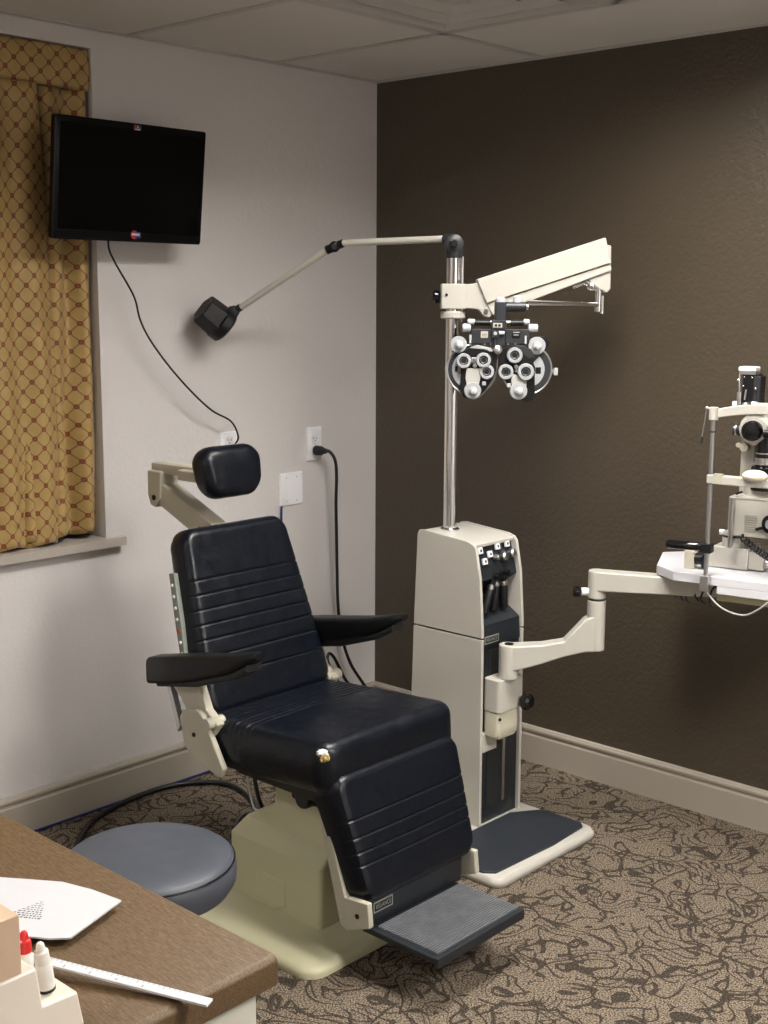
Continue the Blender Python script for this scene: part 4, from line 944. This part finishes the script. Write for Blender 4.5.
# ------------------------------------------------------------------ desk
DX1, DY1 = 2.128, -2.484
dk = thing('desk', (1.6, -2.85, 0), 'brown woven pattern laminate desk in the lower left corner', 'desk')
pr_ = [(DX1, .738), (DX1-.004, .742), (DX1-.012, .745), (.90, .745), (.90, .695), (DX1-.015, .695), (DX1-.002, .700), (DX1, .708)]
obj('desk_top', MB().prism(pr_, lambda a, z, d: (a, d, z), -3.35, DY1), LAM, dk, bevel=.003)
obj('cabinet', MB().box((.95, -3.30, .05), (2.112, -2.512, .697)), DESKBASE, dk, bevel=.002)
obj('plinth', MB().box((.98, -3.27, 0), (2.08, -2.55, .052)), BLACKM, dk)
# reading card: fan outline with shallow point
cardpts = [(1.38, -2.80), (1.47, -2.725), (1.56, -2.672), (1.651, -2.628), (1.690, -2.603), (1.735, -2.575), (1.792, -2.560), (1.856, -2.552), (1.878, -2.612), (1.898, -2.669), (1.878, -2.690), (1.852, -2.705), (1.78, -2.775), (1.66, -2.85), (1.45, -2.90)]
def card_z(x, y): return .7500 + max(0, (x-1.5))*.020
s = MB(); c_t = [Vector((x, y, card_z(x, y)+.0022)) for x, y in cardpts]; s.loft([[p-Vector((0, 0, .0025)) for p in c_t], c_t])
card = tag(obj('reading_card', s, PAPER, smooth=False), 'white pointed near reading card with a block of tiny print on the desk', 'card')
s = MB()
random.seed(9)
A_ = Vector((1.772, -2.634)); uX = Vector((-.78, -.55)).normalized(); uY = Vector((.62, -.78)).normalized()
for row in range(9):
    w = .006+.0065*row; yy = row*.0062
    k = -w/2
    while k < w/2:
        L_ = random.uniform(.002, .006); c0 = A_ + uX*(k) + uY*(-yy*0) + Vector((-.0, -.0))
        q = [(k, 0), (min(k+L_, w/2), 0), (min(k+L_, w/2), .0016+.0002*row), (k, .0016+.0002*row)]
        P3 = [A_ + Vector((.87, .5))*a + Vector((.42, -.9))*(yy+b) for a, b in q]
        f0 = [(p.x, p.y, card_z(p.x, p.y)+.0021) for p in P3]; f1 = [(p.x, p.y, card_z(p.x, p.y)+.0025) for p in P3]
        s.loft([f0, f1]); k += L_+.0022
obj('printed_lines', s, INK, card, smooth=False)
# ruler propped over the desk edge
r0, r1 = Vector((1.905, -2.742, .7640)), Vector((2.160, -2.634, .7510)); dr = (r1-r0).normalized(); nr = Vector((-dr.y, dr.x, 0)).normalized(); ur = dr.cross(nr)
s = MB().loft([[p+nr*a+ur*b for a, b in ((-.0085, -.0015), (.0085, -.0015), (.0085, .0015), (-.0085, .0015))] for p in (r0, r1)])
rl = tag(obj('ruler', s, PAPER, smooth=False), 'white ruler with one end sticking out past the desk edge', 'ruler')
s = MB()
for k in range(30):
    p = r0+dr*(.012+.0078*k); L_ = .004 if k % 5 else .007
    s.loft([[q+dr*e for q in (p+nr*(.0085-L_)+ur*.0014, p+nr*.0083+ur*.0014, p+nr*.0083+ur*.0018, p+nr*(.0085-L_)+ur*.0018)] for e in (0, .0007)])
for k in range(5):
    m_ = frame(r0+dr*(.02+.04*k)-nr*.003+ur*.0016, dr, nr); bm_ = text_mb(str(k+1), .007, m_, .0002)
    me_ = bpy.data.meshes.new('x'); bm_.to_mesh(me_); bm_.free(); s.bm.from_mesh(me_); bpy.data.meshes.remove(me_)
obj('ruler_marks', s, mat('ruler_ink', (.22, .20, .24), .6), rl, smooth=False)
# stepped tray
ty = [(-2.768, .7455), (-2.777, .796), (-2.826, .798), (-2.833, .850), (-3.00, .850), (-3.00, .7455)]
s = MB().loft([[(x, y, z) for y, z in ty] for x in (1.985, 2.078)])
tray = tag(obj('stepped_tray', s, TRAY, bevel=.004, seg=3), 'white stepped plastic tray at the front corner of the desk', 'tray')
tag(obj('carton', MB().box((1.985, -3.02, .8505), (2.076, -2.852, .926)), TANBOX, bevel=.0015), 'plain tan carton standing on the white stepped tray', 'box')
def dropper(x, y, z, tilt, capm, label, hgt=.043):
    t = thing('eye_drop_bottle', (x, y, z), label, 'bottle', 'eye drop bottles')
    d = Vector(tilt).normalized(); b = (x, y, z)
    body = obj('body', MB().spin(b, d, [(0, .0095), (.002, .0110), (hgt*.74, .0110), (hgt*.88, .0098), (hgt, .0060)], 28), BOTTLE, t)
    obj('cap', MB().spin(Vector(b)+d*hgt*.93, d, [(0, .0098), (.016, .0088), (.018, .0062), (.026, .0048), (.028, .0030)], 24), capm, t)
    return t, body, d
t, body, d = dropper(2.052, -2.8045, .7985, (.02, -.12, 1), BOTTLE, 'white eye drop bottle with a white cap on the lower tray step')
obj('dark_band', MB().spin((2.052, -2.8045, .7985), d, [(.002, .0113), (.006, .0113)], 28), BLACK, body)
dropper(1.958, -2.7775, .7455, (0, 0, 1), RED, 'eye drop bottle with a bright red cap behind the tray', .064)

# ------------------------------------------------------------------ camera, world, colour
cam = bpy.data.cameras.new('camera'); co = bpy.data.objects.new('camera', cam); COL.objects.link(co); SC.camera = co
yaw, pitch, roll, f_ = 2.31291839, .167409631, .00488844685, 1269.83394
Fw = Vector((cos(pitch)*cos(yaw), cos(pitch)*sin(yaw), -sin(pitch))); Rr = Vector((sin(yaw), -cos(yaw), 0)); Uu = Rr.cross(Fw)
r2 = Rr*cos(roll)+Uu*sin(roll); u2_ = -Rr*sin(roll)+Uu*cos(roll)
co.matrix_world = Matrix(((r2.x, u2_.x, -Fw.x, 3.34597651), (r2.y, u2_.y, -Fw.y, -3.59880048), (r2.z, u2_.z, -Fw.z, 1.65155947), (0, 0, 0, 1)))
cam.sensor_fit = 'VERTICAL'; cam.sensor_height = 24; cam.sensor_width = 18; cam.lens = f_*24/1024; cam.clip_start = .05
wd = bpy.data.worlds.new('world'); SC.world = wd; wd.use_nodes = True
wd.node_tree.nodes['Background'].inputs[0].default_value = (.9, .85, .8, 1); wd.node_tree.nodes['Background'].inputs[1].default_value = .02
SC.view_settings.view_transform = 'Standard'; SC.view_settings.look = 'None'; SC.view_settings.gamma = 1; SC.view_settings.exposure = 0.68
SC.view_settings.use_curve_mapping = False
